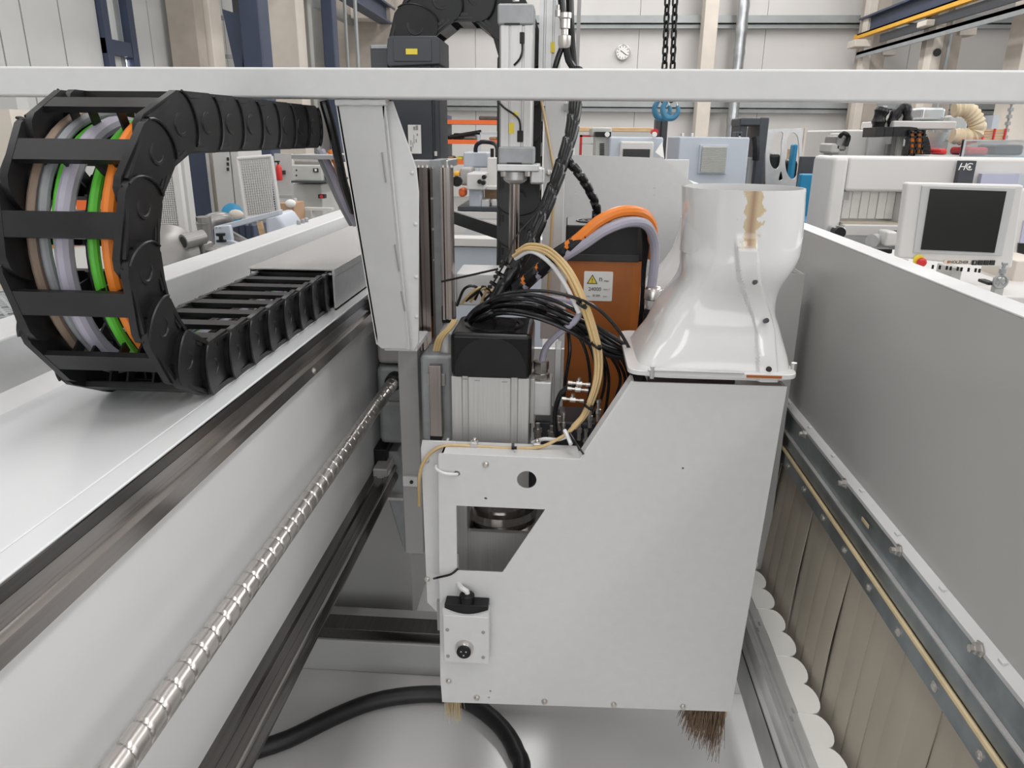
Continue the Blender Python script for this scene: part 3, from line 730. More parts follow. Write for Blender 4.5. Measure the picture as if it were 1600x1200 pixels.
def build_chain(root, frames, ms, w, dividers=()):
    for k, (pos, t, nrm) in enumerate(frames):
        wv = nrm.cross(t)
        Mx = Matrix((t, wv, nrm)).transposed().to_4x4(); Mx.translation = pos
        for key, nm in ((1, 'side_plate'), (-1, 'side_plate'), ('o', 'cross_bar'), ('i', 'cross_bar')):
            o = obj(nm, None, None, root, mesh=ms[key]); o.matrix_basis = Mx
        if k in dividers:
            for e in (-.30, -.14, .10, .26):
                o = obj('divider', None, None, root, mesh=ms['d']); o.matrix_basis = Mx @ Matrix.Translation((0, e * w, 0))
CP, CW, CH = .0585, .118, .062
ZL, ZU = DK + .001 + CH / 2, DK + .32 - CH / 2
RC = (ZU - ZL) / 2; YC = .792; XC = -.389 - CW / 2
def chain_pt(s, off=0):
    """s: distance from the lower start of the bend (negative = lower run); off: outward offset"""
    arc = PI * RC
    if s < 0: return Vector((XC, YC - s, ZL - off)), Vector((0, -1, 0)), Vector((0, 0, -1))
    if s > arc: return Vector((XC, YC + s - arc, ZU + off)), Vector((0, 1, 0)), Vector((0, 0, 1))
    a = s / RC
    n = Vector((0, -math.sin(a), -math.cos(a)))
    return Vector((XC, YC, (ZL + ZU) / 2)) + n * (RC + off), Vector((0, -math.cos(a), math.sin(a))), n
ec = thing('energy_chain', 'big black energy chain looping over the white deck', 'cable chain', (XC, YC, DK))
fr = []
s0 = CP * .02 - CP * 9
k = 0
while True:
    s = s0 + k * CP
    if s > PI * RC + .40: break
    fr.append(chain_pt(s)); k += 1
ms = link_meshes(CP, CW, CH, '')
build_chain(ec, fr, ms, CW, dividers=range(9, 17))
# cables inside the chain
specs = [('brown', 'cbrown', -.042, .0052, .004), ('slate', 'cdark', -.0345, .0040, .001), ('mid grey', 'cgrey', -.0275, .0048, .004), ('thin green', 'cgreen', -.0215, .0032, -.002), ('lavender', 'clav', -.0125, .0082, .0), ('thick green', 'cgreen', .013, .0050, .000), ('black', 'cblack', .0055, .0040, -.006), ('orange', 'corange', .031, .0068, .003)]
for nm, m, off, r, o2 in specs:
    pts = []
    n = 22
    for i in range(n + 1):
        s = -.50 + (PI * RC + .80) * i / n
        p, t, nn = chain_pt(s, .003 * min(1, max(0, 3.2 * math.sin(min(1, max(0, s / (PI * RC))) * PI))) + o2 + .004 * math.sin(i * .7 + off * 90))
        if s < -.02: p = chain_pt(s, o2)[0]
        pts.append(p + Vector((off + .0015 * math.sin(i * .9 + r * 900), 0, 0)))
    b = MB(); b.tube(pts, r, 10, .012)
    one('chain_cable', nm + ' cable bent inside the black energy chain loop', 'cable', b, m, 'cables inside the energy chain')
# upper chain behind the tube, seen side on
cx, RZ, YU = P(731, 94, Y=1.62).x, P(731, 94, Y=1.62).z, 1.62
r_in = 49 / F * 1.50; r_out = 119 / F * 1.50; hh = r_out - r_in; rm = (r_in + r_out) / 2
ec2 = thing('energy_chain', 'black energy chain arching over the dark servo motor at the top', 'cable chain', (cx, YU, RZ))
ms2 = link_meshes(.066, .10, hh, 'u')
fr = []
na = 5
for k in range(-4, na + 6):
    a = PI * (k + .5) / na
    if 0 < a < PI: n_ = Vector((-math.cos(a), 0, math.sin(a))); t = Vector((math.sin(a), 0, math.cos(a))); pos = Vector((cx, YU, RZ)) + n_ * rm
    elif a < 0: n_ = Vector((-1, 0, 0)); t = Vector((0, 0, 1)); pos = Vector((cx - rm, YU, RZ + a * rm))
    else: n_ = Vector((1, 0, 0)); t = Vector((0, 0, -1)); pos = Vector((cx + rm, YU, RZ - (a - PI) * rm))
    fr.append((pos, t, n_))
build_chain(ec2, fr, ms2, .10)
# ================================================================== enclosure
en = thing('machine_enclosure', 'white sheet-metal enclosure with slanted top and cut-out window in the middle', 'enclosure', (.05, 1.0, H - .9))
Y1 = 1.0
out = [xz(*p, Y1) for p in ((686, 709), (908, 719), (991, 597), (1230, 604), (1142, 1112), (691, 1097), (688, 1060), (685, 715))]
win = [xz(*p, Y1) for p in ((713, 790), (852, 796), (785, 895), (714, 892))]
hol = [circ(xz(823, 750, Y1), 16 / 1165 * 1.06), circ(xz(714, 740, Y1), 5.2 / 1165 * 1.06, 12), circ(xz(1067, 732, Y1), 2.0 / 1165 * 1.06, 8), circ(xz(766, 1080, Y1), 1.8 / 1165 * 1.16, 8), circ(xz(764, 1090, Y1), 1.8 / 1165 * 1.16, 8), circ(xz(759, 779, Y1), 2.6 / 1165 * 1.08, 8)]
flat([out, win] + hol, .004, Y1 + .002, 'front_plate', 'white', en)
zf = xz(690, 709, Y1)[1]; xl = xz(688, 709, Y1)[0]; xs = xz(908, 718, Y1)[0]
b = MB(); b.prism([(xl, Y1 + .001), (xs + .002, Y1 + .001), (xs - .006, Y1 + .05), (xl, Y1 + .05)], 'z', zf - .004, zf); obj('top_flange', b, 'white', en, .001)
A = xz(908, 719, Y1); B = xz(991, 597, Y1)
b = MB(); b.hexa([(A[0], Y1 + .002, A[1]), (B[0], Y1 + .002, B[1]), (B[0], Y1 + .03, B[1]), (A[0], Y1 + .03, A[1])], [(A[0] - .003, Y1 + .002, A[1] + .0), (B[0] - .004, Y1 + .002, B[1] + .001), (B[0] - .004, Y1 + .03, B[1] + .001), (A[0] - .003, Y1 + .03, A[1])]); obj('slant_flange', b, 'white', en)
b = MB(); A = xz(1230, 606, Y1); B = xz(1142, 1112, Y1)
b.hexa([(A[0] - .004, Y1 + .004, A[1]), (A[0], Y1 + .004, A[1]), (A[0], Y1 + .24, A[1]), (A[0] - .004, Y1 + .24, A[1])], [(B[0] - .004, Y1 + .004, B[1]), (B[0], Y1 + .004, B[1]), (B[0], Y1 + .24, B[1]), (B[0] - .004, Y1 + .24, B[1])]); obj('right_side', b, 'white', en)
Y2 = 1.03
lp = [xz(*p, Y2) for p in ((660, 688), (712, 690), (712, 940), (690, 962), (668, 940), (658, 700))]
flat([lp, circ(xz(669, 719, Y2), .003, 10)], .004, Y2, 'left_plate', 'white', en)
b = MB(); b.box(xl + .001, xl + .004, Y1 + .003, Y1 + .06, H - .893, zf); obj('left_side', b, 'white', en)
b = MB(); pbox(b, 683, 940, 690, 985, 1.02, .03); obj('hinge', b, 'greypaint', en)
# nozzle cavity seen through the window
b = MB(); x0, x1, z0, z1 = RX(728, 828, 850, 905, 1.11); b.box(x0, x1, 1.10, 1.11, z0 - .05, z1); obj('inner_sheet', b, 'alu', en)
b = MB(); pbox(b, 795, 728, 826, 775, 1.15, .02); obj('inner_bracket', b, 'alu', en)
b = MB(); pbox(b, 826, 728, 852, 775, 1.17, .02); obj('inner_bracket', b, 'servo', en)
b = MB(); x0, x1, z0, z1 = RX(716, 780, 730, 905, 1.09); b.box(x0, x1, 1.09, 1.15, z0, z1 + .03); obj('inner_post', b, 'alu', en)
b = MB(); b.box(xl + .04, .27, 1.24, 1.244, H - .87, H - .57); obj('rear_sheet', b, 'greypaint', en)
b = MB(); c0 = P(783, 800, Y=1.17); b.lathe((c0.x, 1.17, c0.z + .05), (0, 0, -1), [(0, .05), (.03, .05), (.032, .062), (.045, .064), (.047, .054), (.055, .052), (.057, .062), (.075, .060), (.085, .04)], 40); obj('spindle_nose', b, 'steel', en)
for px, py in ((759, 726), (701, 1064), (745, 1090), (851, 1096), (959, 1101), (1067, 1104)):
    q = P(px, py, Y=Y1); bolt(en, q, (0, -1, 0), .0042, .0035)
for px, py in ((668, 905), (667, 720)):
    q = P(px, py, Y=Y2 - .002); bolt(en, q, (0, -1, 0), .0036, .003)
# tube clips on the flange
for px, py in ((741, 697), (839, 699)):
    q = P(px, py, Z=zf - H); mb = MB(); mb.cbox((q.x, q.y, zf + .004), (.011, .012, .008)); mb.lathe((q.x, q.y + .006, zf + .008), (0, 0, 1), [(0, .004), (.003, .003)], 10); obj('tube_clip', mb, 'chrome', en, .001)
# bristles
br_ = thing('floor_brush', 'brown bristle brush sticking out under the right corner of the enclosure', 'brush', P(1110, 1150, Y=1.03))
b = MB(); zb = H - .889
for k in range(420):
    x = random.uniform(.228, .286); y = random.uniform(1.012, 1.05); L = random.uniform(.05, .115) * (.55 + .45 * (x - .228) / .058)
    dx = random.uniform(-.016, .008); dy = random.uniform(-.012, .012)
    b.cyl((x, y, zb + .01), (x + dx, y + dy, zb - L), .0009, 4, .0003)
obj('bristles', b, 'bristle', br_, kind='stuff')
b = MB(); pbox(b, 1122, 1111, 1136, 1121, 1.02, .02); obj('end_block', b, 'cord', br_, .001)
b = MB(); b.box(.22, .288, 1.01, 1.052, zb + .004, zb + .02); obj('holder', b, 'greypaint', br_)
bl = thing('floor_brush', 'small pale brush hanging under the left corner of the enclosure', 'brush', P(705, 1130, Y=1.06))
b = MB()
for k in range(160):
    x = random.uniform(-.183, -.16); y = random.uniform(1.03, 1.06); L = random.uniform(.05, .085)
    b.cyl((x, y, zb), (x + random.uniform(-.004, .008), y + random.uniform(-.01, .01), zb - L), .0009, 4, .0003)
obj('bristles', b, 'cord', bl, kind='stuff')
b = MB(); b.box(-.185, -.155, 1.025, 1.065, zb - .012, zb + .004); obj('end_block', b, 'cord', bl, .001)
# ---- control box
cb_ = thing('control_box', 'small white one-button control box on the front of the enclosure', 'control box', P(728, 1003, Y=Y1))
x0, x1, z0, z1 = RX(693, 962, 764, 1035, Y1 - .028)
b = MB(); b.prism(rrect(x0, x1, z0, z1, .003), 'y', Y1 - .03, Y1 - .001); obj('body', b, 'white', cb_, .0015)
xm_ = (x0 + x1) / 2
b = MB(); b.prism([(x0 + .002, z1 - .002)] + [(x0 + .002 + (x1 - x0 - .004) * k / 10, z1 + .016 + 0 * k) for k in (0, 10)] + [(x1 - .002, z1 - .002)], 'y', Y1 - .024, Y1 - .001); obj('top_cover', b, 'black', cb_, .001)
zt = z1 + .010
ns = 12
arc = [(x0 + (x1 - x0) * k / ns, zt - .010 * math.sin(PI * k / ns)) for k in range(ns + 1)]
b = MB(); b.prism([(x0, z1 - .004)] + arc + [(x1, z1 - .004)], 'y', Y1 - .029, Y1 - .010); obj('upper_lid', b, 'white', cb_)
q = P(726, 1012, Y=Y1 - .03)
b = MB(); b.lathe(q, (0, -1, 0), [(0, .0145), (.006, .0142), (.010, .0125), (.010, .0115)], 24); obj('bezel', b, 'chrome', cb_)
b = MB(); b.lathe(q, (0, -1, 0), [(0, .0112), (.012, .0112), (.013, .010)], 24); pb = obj('push_button', b, 'black', cb_)
b = MB()
for a in (PI / 2, PI / 2 + 2.1, PI / 2 - 2.1): b.cbox((q.x + .0045 * math.cos(a), q.y - .0132, q.z - .0045 * math.sin(a)), (.0022, .0006, .0022))
obj('button_mark', b, 'chrome', cb_)
for px, py in ((699, 984), (755, 988), (700, 1025), (755, 1027)):
    q = P(px, py, Y=Y1 - .03); b = MB(); b.cyl(q, q + Vector((0, -.0008, 0)), .003, 12); obj('lid_screw', b, 'inkgrey', cb_)
q = P(730, 960, Y=Y1 - .014)
b = MB(); b.lathe((q.x, Y1 - .014, z1 + .004), (0, 0, 1), [(0, .0095), (.01, .0095), (.012, .0118), (.024, .0118), (.026, .010), (.027, .006)], 16); obj('cable_gland', b, 'black', cb_)
c0 = Vector((q.x, Y1 - .014, z1 + .028))
b = MB(); b.tube([c0, c0 + Vector((0, 0, .006)), c0 + Vector((-.008, .003, .009)), c0 + Vector((-.016, .016, .009))], .0042, 8); one('control_cable', 'short pale cable bending out of the control box gland', 'cable', b, 'cwhite')
# ---- hood
hd = thing('extraction_hood', 'glossy white moulded extraction hood with round open top', 'hood', (.22, 1.09, H - .32))
lev = [  # py, x left, x right, y front, y back, exponent
    (292, 1066, 1256, 1.016, 1.184, 2.0), (330, 1066, 1254, 1.016, 1.184, 2.0), (365, 1066, 1251, 1.016, 1.184, 2.0), (385, 1065.5, 1248, 1.016, 1.184, 2.05),
    (402, 1064, 1243, 1.016, 1.186, 2.2), (420, 1066, 1234, 1.019, 1.188, 2.5), (438, 1066, 1226, 1.025, 1.19, 3.0), (455, 1062, 1222, 1.030, 1.192, 3.5), (475, 1053, 1221, 1.032, 1.195, 4),
    (495, 1043, 1223, 1.030, 1.2, 4.5), (515, 1032, 1228, 1.025, 1.2, 5), (535, 1021, 1232, 1.016, 1.2, 5), (555, 1006, 1235, 1.008, 1.2, 6), (572, 994, 1236, 1.003, 1.2, 7), (583, 990, 1237, 1.001, 1.2, 7)]
seg = 420
ribc = [(365, 1167), (422, 1172), (447, 1178), (495, 1192), (515, 1197), (590, 1202)]
def lerp_tab(t, x):
    for (a, va), (c, vc) in zip(t, t[1:]):
        if x <= c: return va + (vc - va) * max(0, min(1, (x - a) / (c - a)))
    return t[-1][1]
# resample levels smoothly
rows = []
for i in range(len(lev) - 1):
    nsub = 4
    for j in range(nsub):
        t = j / nsub
        p0 = lev[max(i - 1, 0)]; p1 = lev[i]; p2 = lev[i + 1]; p3 = lev[min(i + 2, len(lev) - 1)]
        rows.append([.5 * (2 * p1[k] + (p2[k] - p0[k]) * t + (2 * p0[k] - 5 * p1[k] + 4 * p2[k] - p3[k]) * t * t + (3 * p1[k] - p0[k] - 3 * p2[k] + p3[k]) * t ** 3) for k in range(6)])
rows.append(list(lev[-1]))
b = MB(); vs = []; fs = []
for r in rows:
    py, pl_, pr_, yf, yb, ex = r
    Yr = 1.1 if ex < 2.1 else 1.1 - .07 * min(1, (ex - 2.1) / 2.5)
    a = P(pl_, py, Y=Yr); c = P(pr_, py, Y=Yr); z = (a.z + c.z) / 2
    X0 = (a.x + c.x) / 2; hx = (c.x - a.x) / 2; Y0 = (yf + yb) / 2; hy = (yb - yf) / 2
    rc_ = P(lerp_tab(ribc, py), py, Y=yf).x; amp = .0062 * max(0, min(1, (py - 362) / 12))
    for i in range(seg):
        th = 2 * PI * i / seg; cs, sn = math.cos(th), math.sin(th)
        x = X0 + hx * math.copysign(abs(cs) ** (2 / ex), cs); y = Y0 + hy * math.copysign(abs(sn) ** (2 / ex), sn)
        if sn < 0:
            d = abs(x - rc_); k = max(0, min(1, (.0150 - d) / .003)); y -= amp * k * k * (3 - 2 * k)
        vs.append((x, y, z))
nr = len(rows)
for k in range(nr - 1):
    for i in range(seg):
        j = (i + 1) % seg; fs.append((k * seg + i, k * seg + j, (k + 1) * seg + j, (k + 1) * seg + i))
# inner wall of the round opening
ztop = vs[0][2]
xc_ = sum(v[0] for v in vs[:seg]) / seg; yc_ = 1.1; R_ = .0836
o = len(vs)
for dz, rr in ((0, R_ - .0035), (-.09, R_ - .004)):
    for i in range(seg):
        th = 2 * PI * i / seg; vs.append((xc_ + rr * math.cos(th), yc_ + rr * math.sin(th), ztop + dz))
for i in range(seg):
    j = (i + 1) % seg
    fs.append((i, o + i, o + j, j)); fs.append((o + i, o + seg + i, o + seg + j, o + j))
b.add(vs, fs); obj('moulding', b, 'hood', hd)
zfl = P(1110, 585, Y=.992).z
a = P(981, 578, Y=1.0).x; c = P(1245, 590, Y=1.0).x
b = MB(); b.prism(rrect(a, c, .990, 1.215, .018, 5), 'z', zfl - .004, zfl + .003); obj('base_flange', b, 'hood', hd, .001)
b = MB(); q0 = P(1012, 585, Y=.988); q1 = P(1162, 590, Y=.988); b.cyl((q0.x, .988, zfl + .005), (q1.x, .988, zfl + .005), .0022, 8); b.cyl((q0.x + .006, .988, zfl - .007), (q0.x + .006, .988, zfl + .010), .003, 8); obj('hinge_pin', b, 'aludull', hd)
b = MB(); q0 = P(1180, 592, Y=.9895); b.box(q0.x - .012, q0.x + .035, .9885, .9905, zfl - .002, zfl + .0015); obj('rust_streak', b, 'orange', hd)
for px, py, yy in ((1179, 441, 1.0165), (1197, 501, 1.0205)):
    q = P(px, py, Y=yy); b = MB(); b.lathe(q, Vector((0, -1, .35)), [(-.004, .0034), (.0035, .0034), (.004, .002)], 12); obj('rivet', b, 'servo', hd)
q = P(1201, 577, Y=1.0); b = MB(); b.lathe(q, (0, -1, .1), [(-.004, .0042), (.001, .0042), (.0014, .003)], 12); obj('rivet', b, 'ink', hd)
q = P(1240, 575, Y=1.02); b = MB(); b.cyl((q.x, 1.02, zfl), (q.x, 1.02, zfl + .012), .004, 10); obj('flange_screw', b, 'chrome', hd)
# white moulded duct behind the hood
b = MB(); pr = []
pts = [P(1085, 345, Y=1.42), P(1050, 400, Y=1.42), P(1045, 470, Y=1.42), P(1048, 640, Y=1.42)]
c_ = P(1125, 340, Y=1.62); zz_ = [P(1125, y, Y=1.62).z - c_.z for y in (340, 365, 390, 410, 428, 442, 450)]
b.lathe(c_, (0, 0, 1), list(zip(zz_, (.080, .084, .094, .110, .130, .148, .152))), 40)
one('rear_duct', 'second white flared duct in shade behind the hood', 'duct', b, 'hood')
b = MB(); q0 = P(1022, 452, Y=1.60); q1 = P(1170, 452, Y=1.60); b.box(q0.x, q1.x, 1.60, 1.61, H - .8, q0.z); one('shade_brown_sheet', 'dark brown sheet added as painted shade below the flared duct', 'panel', b, 'browndark')  # sheet added for the shaded gap; its darkness is in the colour
# ================================================================== servo motor with black cap
mo = thing('feed_motor', 'brushed aluminium motor with black ventilated cap above the enclosure', 'motor', (-.11, 1.14, H - .465))
x0, x1, z0, z1 = RX(706, 590, 826, 692, 1.08)
b = MB(); w = x1 - x0
b.prism([(x0, 1.08), (x0 + w * .13, 1.08), (x0 + w * .14, 1.084), (x0 + w * .21, 1.084), (x0 + w * .22, 1.08), (x0 + w * .76, 1.08), (x0 + w * .77, 1.084), (x0 + w * .85, 1.084), (x0 + w * .86, 1.08), (x1, 1.08), (x1, 1.19), (x0, 1.19)], 'z', z0 - .03, z1); obj('body', b, 'alu', mo, .0008)
zc1 = P(760, 521, Y=1.08).z
xx0, xx1 = x0 - .001, x1 + .003
b = MB(); b.box(xx0, xx1, 1.078, 1.196, z1, zc1); obj('cap', b, 'blackgloss', mo, .008)
n = 20; xm_ = (xx0 + xx1) / 2
b = MB(); b.prism([(xm_ + (w * .46) * math.cos(PI * k / n), z1 + .002 + (zc1 - z1) * .88 * math.sin(PI * k / n) ** .8) for k in range(n + 1)], 'y', 1.0765, 1.08); obj('arch_inset', b, 'black', mo, .0006)
b = MB()
for k in range(12):
    for s in (-1, 1): b.box(xm_ + s * .004 if s > 0 else xm_ - .034, xm_ + .034 if s > 0 else xm_ - .004, 1.10 + k * .0065, 1.103 + k * .0065, zc1 - .0005, zc1 + .0012)
obj('vent_slats', b, 'black', mo)
b = MB(); b.lathe((xm_, 1.137, zc1), (0, 0, 1), [(0, .046), (.0018, .046), (.0018, .040), (0, .040)], 32, cap=False); obj('vent_ring', b, 'black', mo)
b = MB(); b.box(x0 + w * .15, x0 + w * .2, 1.0835, 1.0845, z1 - .006, z1 - .004); b.box(x0 + w * .3, x0 + w * .37, 1.0795, 1.0802, z1 - .006, z1 - .0045); b.box(x0 + w * .65, x0 + w * .72, 1.0795, 1.0802, z1 - .007, z1 - .0055); obj('engraving', b, 'inkgrey', mo)
# connector block beside the motor
cnb = thing('connector_block', 'grey connector block with metal gland right of the aluminium motor', 'connector', P(850, 640, Y=1.12))
b = MB(); pbox(b, 832, 597, 862, 650, 1.12, .05); obj('housing', b, 'aludull', cnb, .003)
b = MB(); pbox(b, 828, 592, 835, 662, 1.115, .05); obj('side_strap', b, 'alu', cnb, .001)
b = MB(); q = P(845, 590, Y=1.14); b.lathe(q, (0, 0, 1), [(0, .014), (.008, .014), (.009, .011), (.014, .011), (.015, .0125), (.028, .0125), (.029, .009)], 8); obj('gland', b, 'chrome', cnb)
b = MB(); pbox(b, 866, 545, 876, 640, 1.18, .05); obj('side_column', b, 'aludull', cnb, .001)
for px, py in ((840, 672), (862, 676), (872, 661)):
    q = P(px, py, Y=1.13); b = MB(); b.lathe(q - Vector((0, 0, .012)), (0, 0, 1), [(0, .006), (.008, .006), (.009, .0075), (.015, .0075), (.016, .004), (.024, .004)], 10); one('hose_fitting', {840: 'nickel hose fitting nearest the aluminium motor foot', 862: 'nickel hose fitting second from the motor foot', 872: 'taller nickel hose fitting right of the connector block'}[px], 'fitting', b, 'chrome')
# ================================================================== orange spindle
sp_ = thing('spindle_motor', 'orange spindle motor with black top and warning label', 'motor', (.06, 1.36, H - .55))
x0 = P(884, 480, Y=1.3).x; x1 = P(1000, 480, Y=1.3).x; zt = P(940, 408, Y=1.3).z
b = MB(); b.prism([(x0, 1.30), (x1 - .016, 1.30), (x1, 1.312), (x1, 1.43), (x0, 1.43)], 'z', H - .62, zt); obj('housing', b, 'orange', sp_, .001)
b = MB(); x0b, x1b = x0 - .004, x1 + .004; ztt = P(940, 352, Y=1.3).z; b.prism([(x0b, 1.296), (x1b - .016, 1.296), (x1b, 1.308), (x1b, 1.434), (x0b, 1.434)], 'z', zt, ztt); obj('fan_cowl', b, 'black', sp_, .003)
b = MB(); b.box(x0b - .001, x1b - .012, 1.2945, 1.43, zt, zt + .012); obj('cowl_band', b, 'rubber', sp_, .001)
b = MB()
for rr in (.012, .022, .032): b.lathe(((x0 + x1) / 2 - .02, 1.36, ztt), (0, 0, 1), [(0, rr), (.002, rr), (.002, rr - .004), (0, rr - .004)], 24, cap=False)
obj('fan_grille', b, 'rubber', sp_)
lx0, lx1, lz0, lz1 = RX(912, 424, 957, 470, 1.3)
b = MB(); b.prism(rrect(lx0, lx1, lz0, lz1, .002), 'y', 1.2988, 1.30); obj('label_plate', b, 'label', sp_)
def lp_(u, v): return Vector((lx0 + (lx1 - lx0) * u, 1.2986, lz1 - (lz1 - lz0) * v))
W_ = lx1 - lx0
b = MB(); a, c, e = lp_(.10, .42), lp_(.48, .42), lp_(.29, .10); b.prism([(a.x, a.z), (c.x, c.z), (e.x, e.z)], 'y', 1.2982, 1.2988); obj('warning_border', b, 'ink', sp_)
a, c, e = lp_(.145, .395), lp_(.435, .395), lp_(.29, .15)
b = MB(); b.prism([(a.x, a.z), (c.x, c.z), (e.x, e.z)], 'y', 1.2979, 1.2983); obj('warning_triangle', b, 'yellow', sp_)
b = MB(); q = lp_(.29, .29); b.cbox((q.x, 1.2977, q.z + .001), (.0012, .0006, .0055)); b.cbox((q.x, 1.2977, q.z - .0035), (.0013, .0006, .0013)); obj('warning_mark', b, 'ink', sp_)
text('n', 'label_text', 'ink', sp_, lp_(.58, .25), W_ * .26); text('max.', 'label_text', 'ink', sp_, lp_(.79, .31), W_ * .10)
text('24000', 'label_text', 'ink', sp_, lp_(.39, .60), W_ * .18); text('min-1', 'label_text', 'inkgrey', sp_, lp_(.80, .60), W_ * .10)
text('max.', 'label_text', 'inkgrey', sp_, lp_(.17, .84), W_ * .08); text('\u00d8 200', 'label_text', 'ink', sp_, lp_(.45, .82), W_ * .10); text('mm', 'label_text', 'inkgrey', sp_, lp_(.76, .84), W_ * .09)
# plug connector right of the spindle
pc = thing('power_connector', 'black plug with metal gland right of the orange spindle', 'connector', P(1017, 500, Y=1.24))
q = P(1017, 520, Y=1.24); z0 = q.z
zA = P(1017, 482, Y=1.24).z; zB = P(1017, 468, Y=1.24).z; zC = P(1017, 447, Y=1.24).z
b = MB(); b.lathe((q.x, 1.24, z0 - .02), (0, 0, 1), [(0, .015), (zA - z0 + .012, .015), (zA - z0 + .02, .0125)], 20); obj('plug_body', b, 'black', pc)
b = MB(); b.lathe((q.x, 1.24, zA), (0, 0, 1), [(0, .0115), (.006, .0115), (.006, .014), (zB - zA, .014)], 8); obj('hex_nut', b, 'aludull', pc)
b = MB(); b.lathe((q.x, 1.24, zB), (0, 0, 1), [(0, .0125), (.002, .0155), (zC - zB - .006, .0155), (zC - zB - .002, .013), (zC - zB, .009)], 16); obj('gland_nut', b, 'chrome', pc)
b = MB(); b.cbox((q.x - .004, 1.223, zA - .03), (.006, .003, .012)); obj('latch', b, 'alu', pc)
# ================================================================== upper motors and cylinder
sm = thing('servo_motor', 'dark grey servo motor with yellow and white stickers behind the square tube', 'motor', (-.27, 1.45, H - .05))
x0, x1, z0, z1 = RX(611, 110, 687, 250, 1.4)
b = MB(); b.prism([(x0, 1.41), (x0 + .008, 1.4), (x1 - .014, 1.4), (x1 - .014, 1.404), (x1 - .009, 1.404), (x1 - .009, 1.4), (x1 - .003, 1.4), (x1, 1.404), (x1, 1.49), (x0, 1.49)], 'z', z0, z1 + .02); obj('body', b, 'servo', sm, .001)
x0, x1, z0, z1 = RX(606, 56, 687, 100, 1.385)
b = MB(); b.prism([(x0, z0 - .004), (x0 - .004, z0 + .003), (x0, z1 - .004), (x0 + .006, z1), (x1 - .006, z1), (x1, z1 - .004), (x1, z0)], 'y', 1.385, 1.49); obj('head', b, 'servo', sm, .002)
b = MB(); b.box(x0 + .01, x1 - .014, 1.3825, 1.386, z0 + .004, z1 - .006); obj('head_panel', b, 'servo', sm, .001)
b = MB(); pbox(b, 634, 76, 652, 85, 1.381, .002); obj('yellow_sticker', b, 'yellow', sm)
b = MB(); x0, x1, z0, z1 = RX(638, 195, 658, 240, 1.399); b.box(x0, x1, 1.3985, 1.3998, z0, z1); obj('white_sticker', b, 'label', sm)
b = MB()
for u, v, uw, vh in ((.5, .12, .16, .12), (.7, .10, .18, .16), (.72, .34, .1, .08), (.62, .55, .08, .12), (.45, .5, .05, .3), (.2, .84, .12, .18), (.2, .62, .06, .16), (.35, .7, .04, .2)):
    b.cbox((x0 + (x1 - x0) * u, 1.3983, z1 - (z1 - z0) * v), ((x1 - x0) * uw, .0006, (z1 - z0) * vh))
obj('sticker_print', b, 'inkgrey', sm)
q = P(681, 240, Y=1.395); b = MB(); b.lathe(q - Vector((0, 0, .004)), (0, 0, 1), [(0, .0035), (.008, .0035)], 12); obj('bolt', b, 'chrome', sm)
b = MB(); pbox(b, 645, 250, 700, 262, 1.37, .12); obj('mounting_plate', b, 'aludull', sm, .002)
b = MB(); pbox(b, 579, 70, 606, 115, 1.42, .06); b2 = obj('plug_box', b, 'servo', sm, .002)
b = MB(); pbox(b, 579, 70, 605, 76, 1.418, .06); obj('plug_rim', b, 'greycast', sm, .001)
cy_ = thing('pneumatic_cylinder', 'aluminium pneumatic cylinder with grey end caps and steel rod', 'cylinder', (-.1, 1.42, H - .2))
x0, x1, z0, z1 = RX(780, 38, 832, 230, 1.4); xm_ = (x0 + x1) / 2
b = MB(); w = x1 - x0
b.prism([(x0, 1.404), (x0 + .003, 1.4), (x0 + w * .28, 1.4), (x0 + w * .29, 1.4025), (x0 + w * .33, 1.4025), (x0 + w * .34, 1.4), (x0 + w * .66, 1.4), (x0 + w * .67, 1.404), (x0 + w * .74, 1.404), (x0 + w * .75, 1.4), (x1 - .003, 1.4), (x1, 1.404), (x1, 1.46), (x0, 1.46)], 'z', z0, z1); obj('barrel', b, 'alu', cy_)
for nm, a, c, e, g in (('end_cap', 777, 5, 834, 39), ('end_cap', 778, 229, 834, 257)):
    b = MB(); pbox(b, a, c, e, g, 1.396, .07); obj(nm, b, 'greycast', cy_, .004)
b = MB(); q = P(806, 2, Y=1.42); b.cyl(q, q + Vector((0, 0, .03)), .006, 10); obj('top_fitting', b, 'chrome', cy_)
b = MB(); pbox(b, 776, 257, 842, 268, 1.39, .08); obj('flange', b, 'aludull', cy_, .002)
b = MB(); q = P(805, 268, Y=1.42); b.lathe(q, (0, 0, -1), [(0, .022), (.014, .022), (.018, .018), (.022, .010)], 24); obj('nose', b, 'aludull', cy_)
b = MB(); pbox(b, 828, 262, 850, 288, 1.40, .05); obj('flange_ear', b, 'aludull', cy_, .004)
b = MB(); q = P(804, 286, Y=1.42); b.cyl(q, (q.x, 1.42, P(804, 450, Y=1.42).z), .0098, 20); obj('rod', b, 'vsteel', cy_)
for px, py in ((786, 270), (824, 270)):
    q = P(px, py, Y=1.392); b = MB(); b.lathe(q, (0, 0, -1), [(-.002, .005), (.006, .005), (.007, .003)], 6); obj('bolt', b, 'chrome', cy_)
b = MB(); pbox(b, 788, 36, 812, 38.5, 1.3945, .003); obj('cap_mark', b, 'ink', cy_)
b = MB(); pbox(b, 792, 254, 815, 256, 1.3945, .003); obj('cap_mark', b, 'ink', cy_)
for px0, py0, px1, py1 in ((812, 50, 819, 68), (808, 204, 817, 222)):
    b = MB(); pbox(b, px0, py0, px1, py1, 1.397, .006); obj('position_sensor', b, 'black', cy_, .001)
for r in ((795, 192, 803, 209),):
    b = MB(); pbox(b, *r, 1.3995, .001); obj('yellow_sticker', b, 'yellow', cy_)
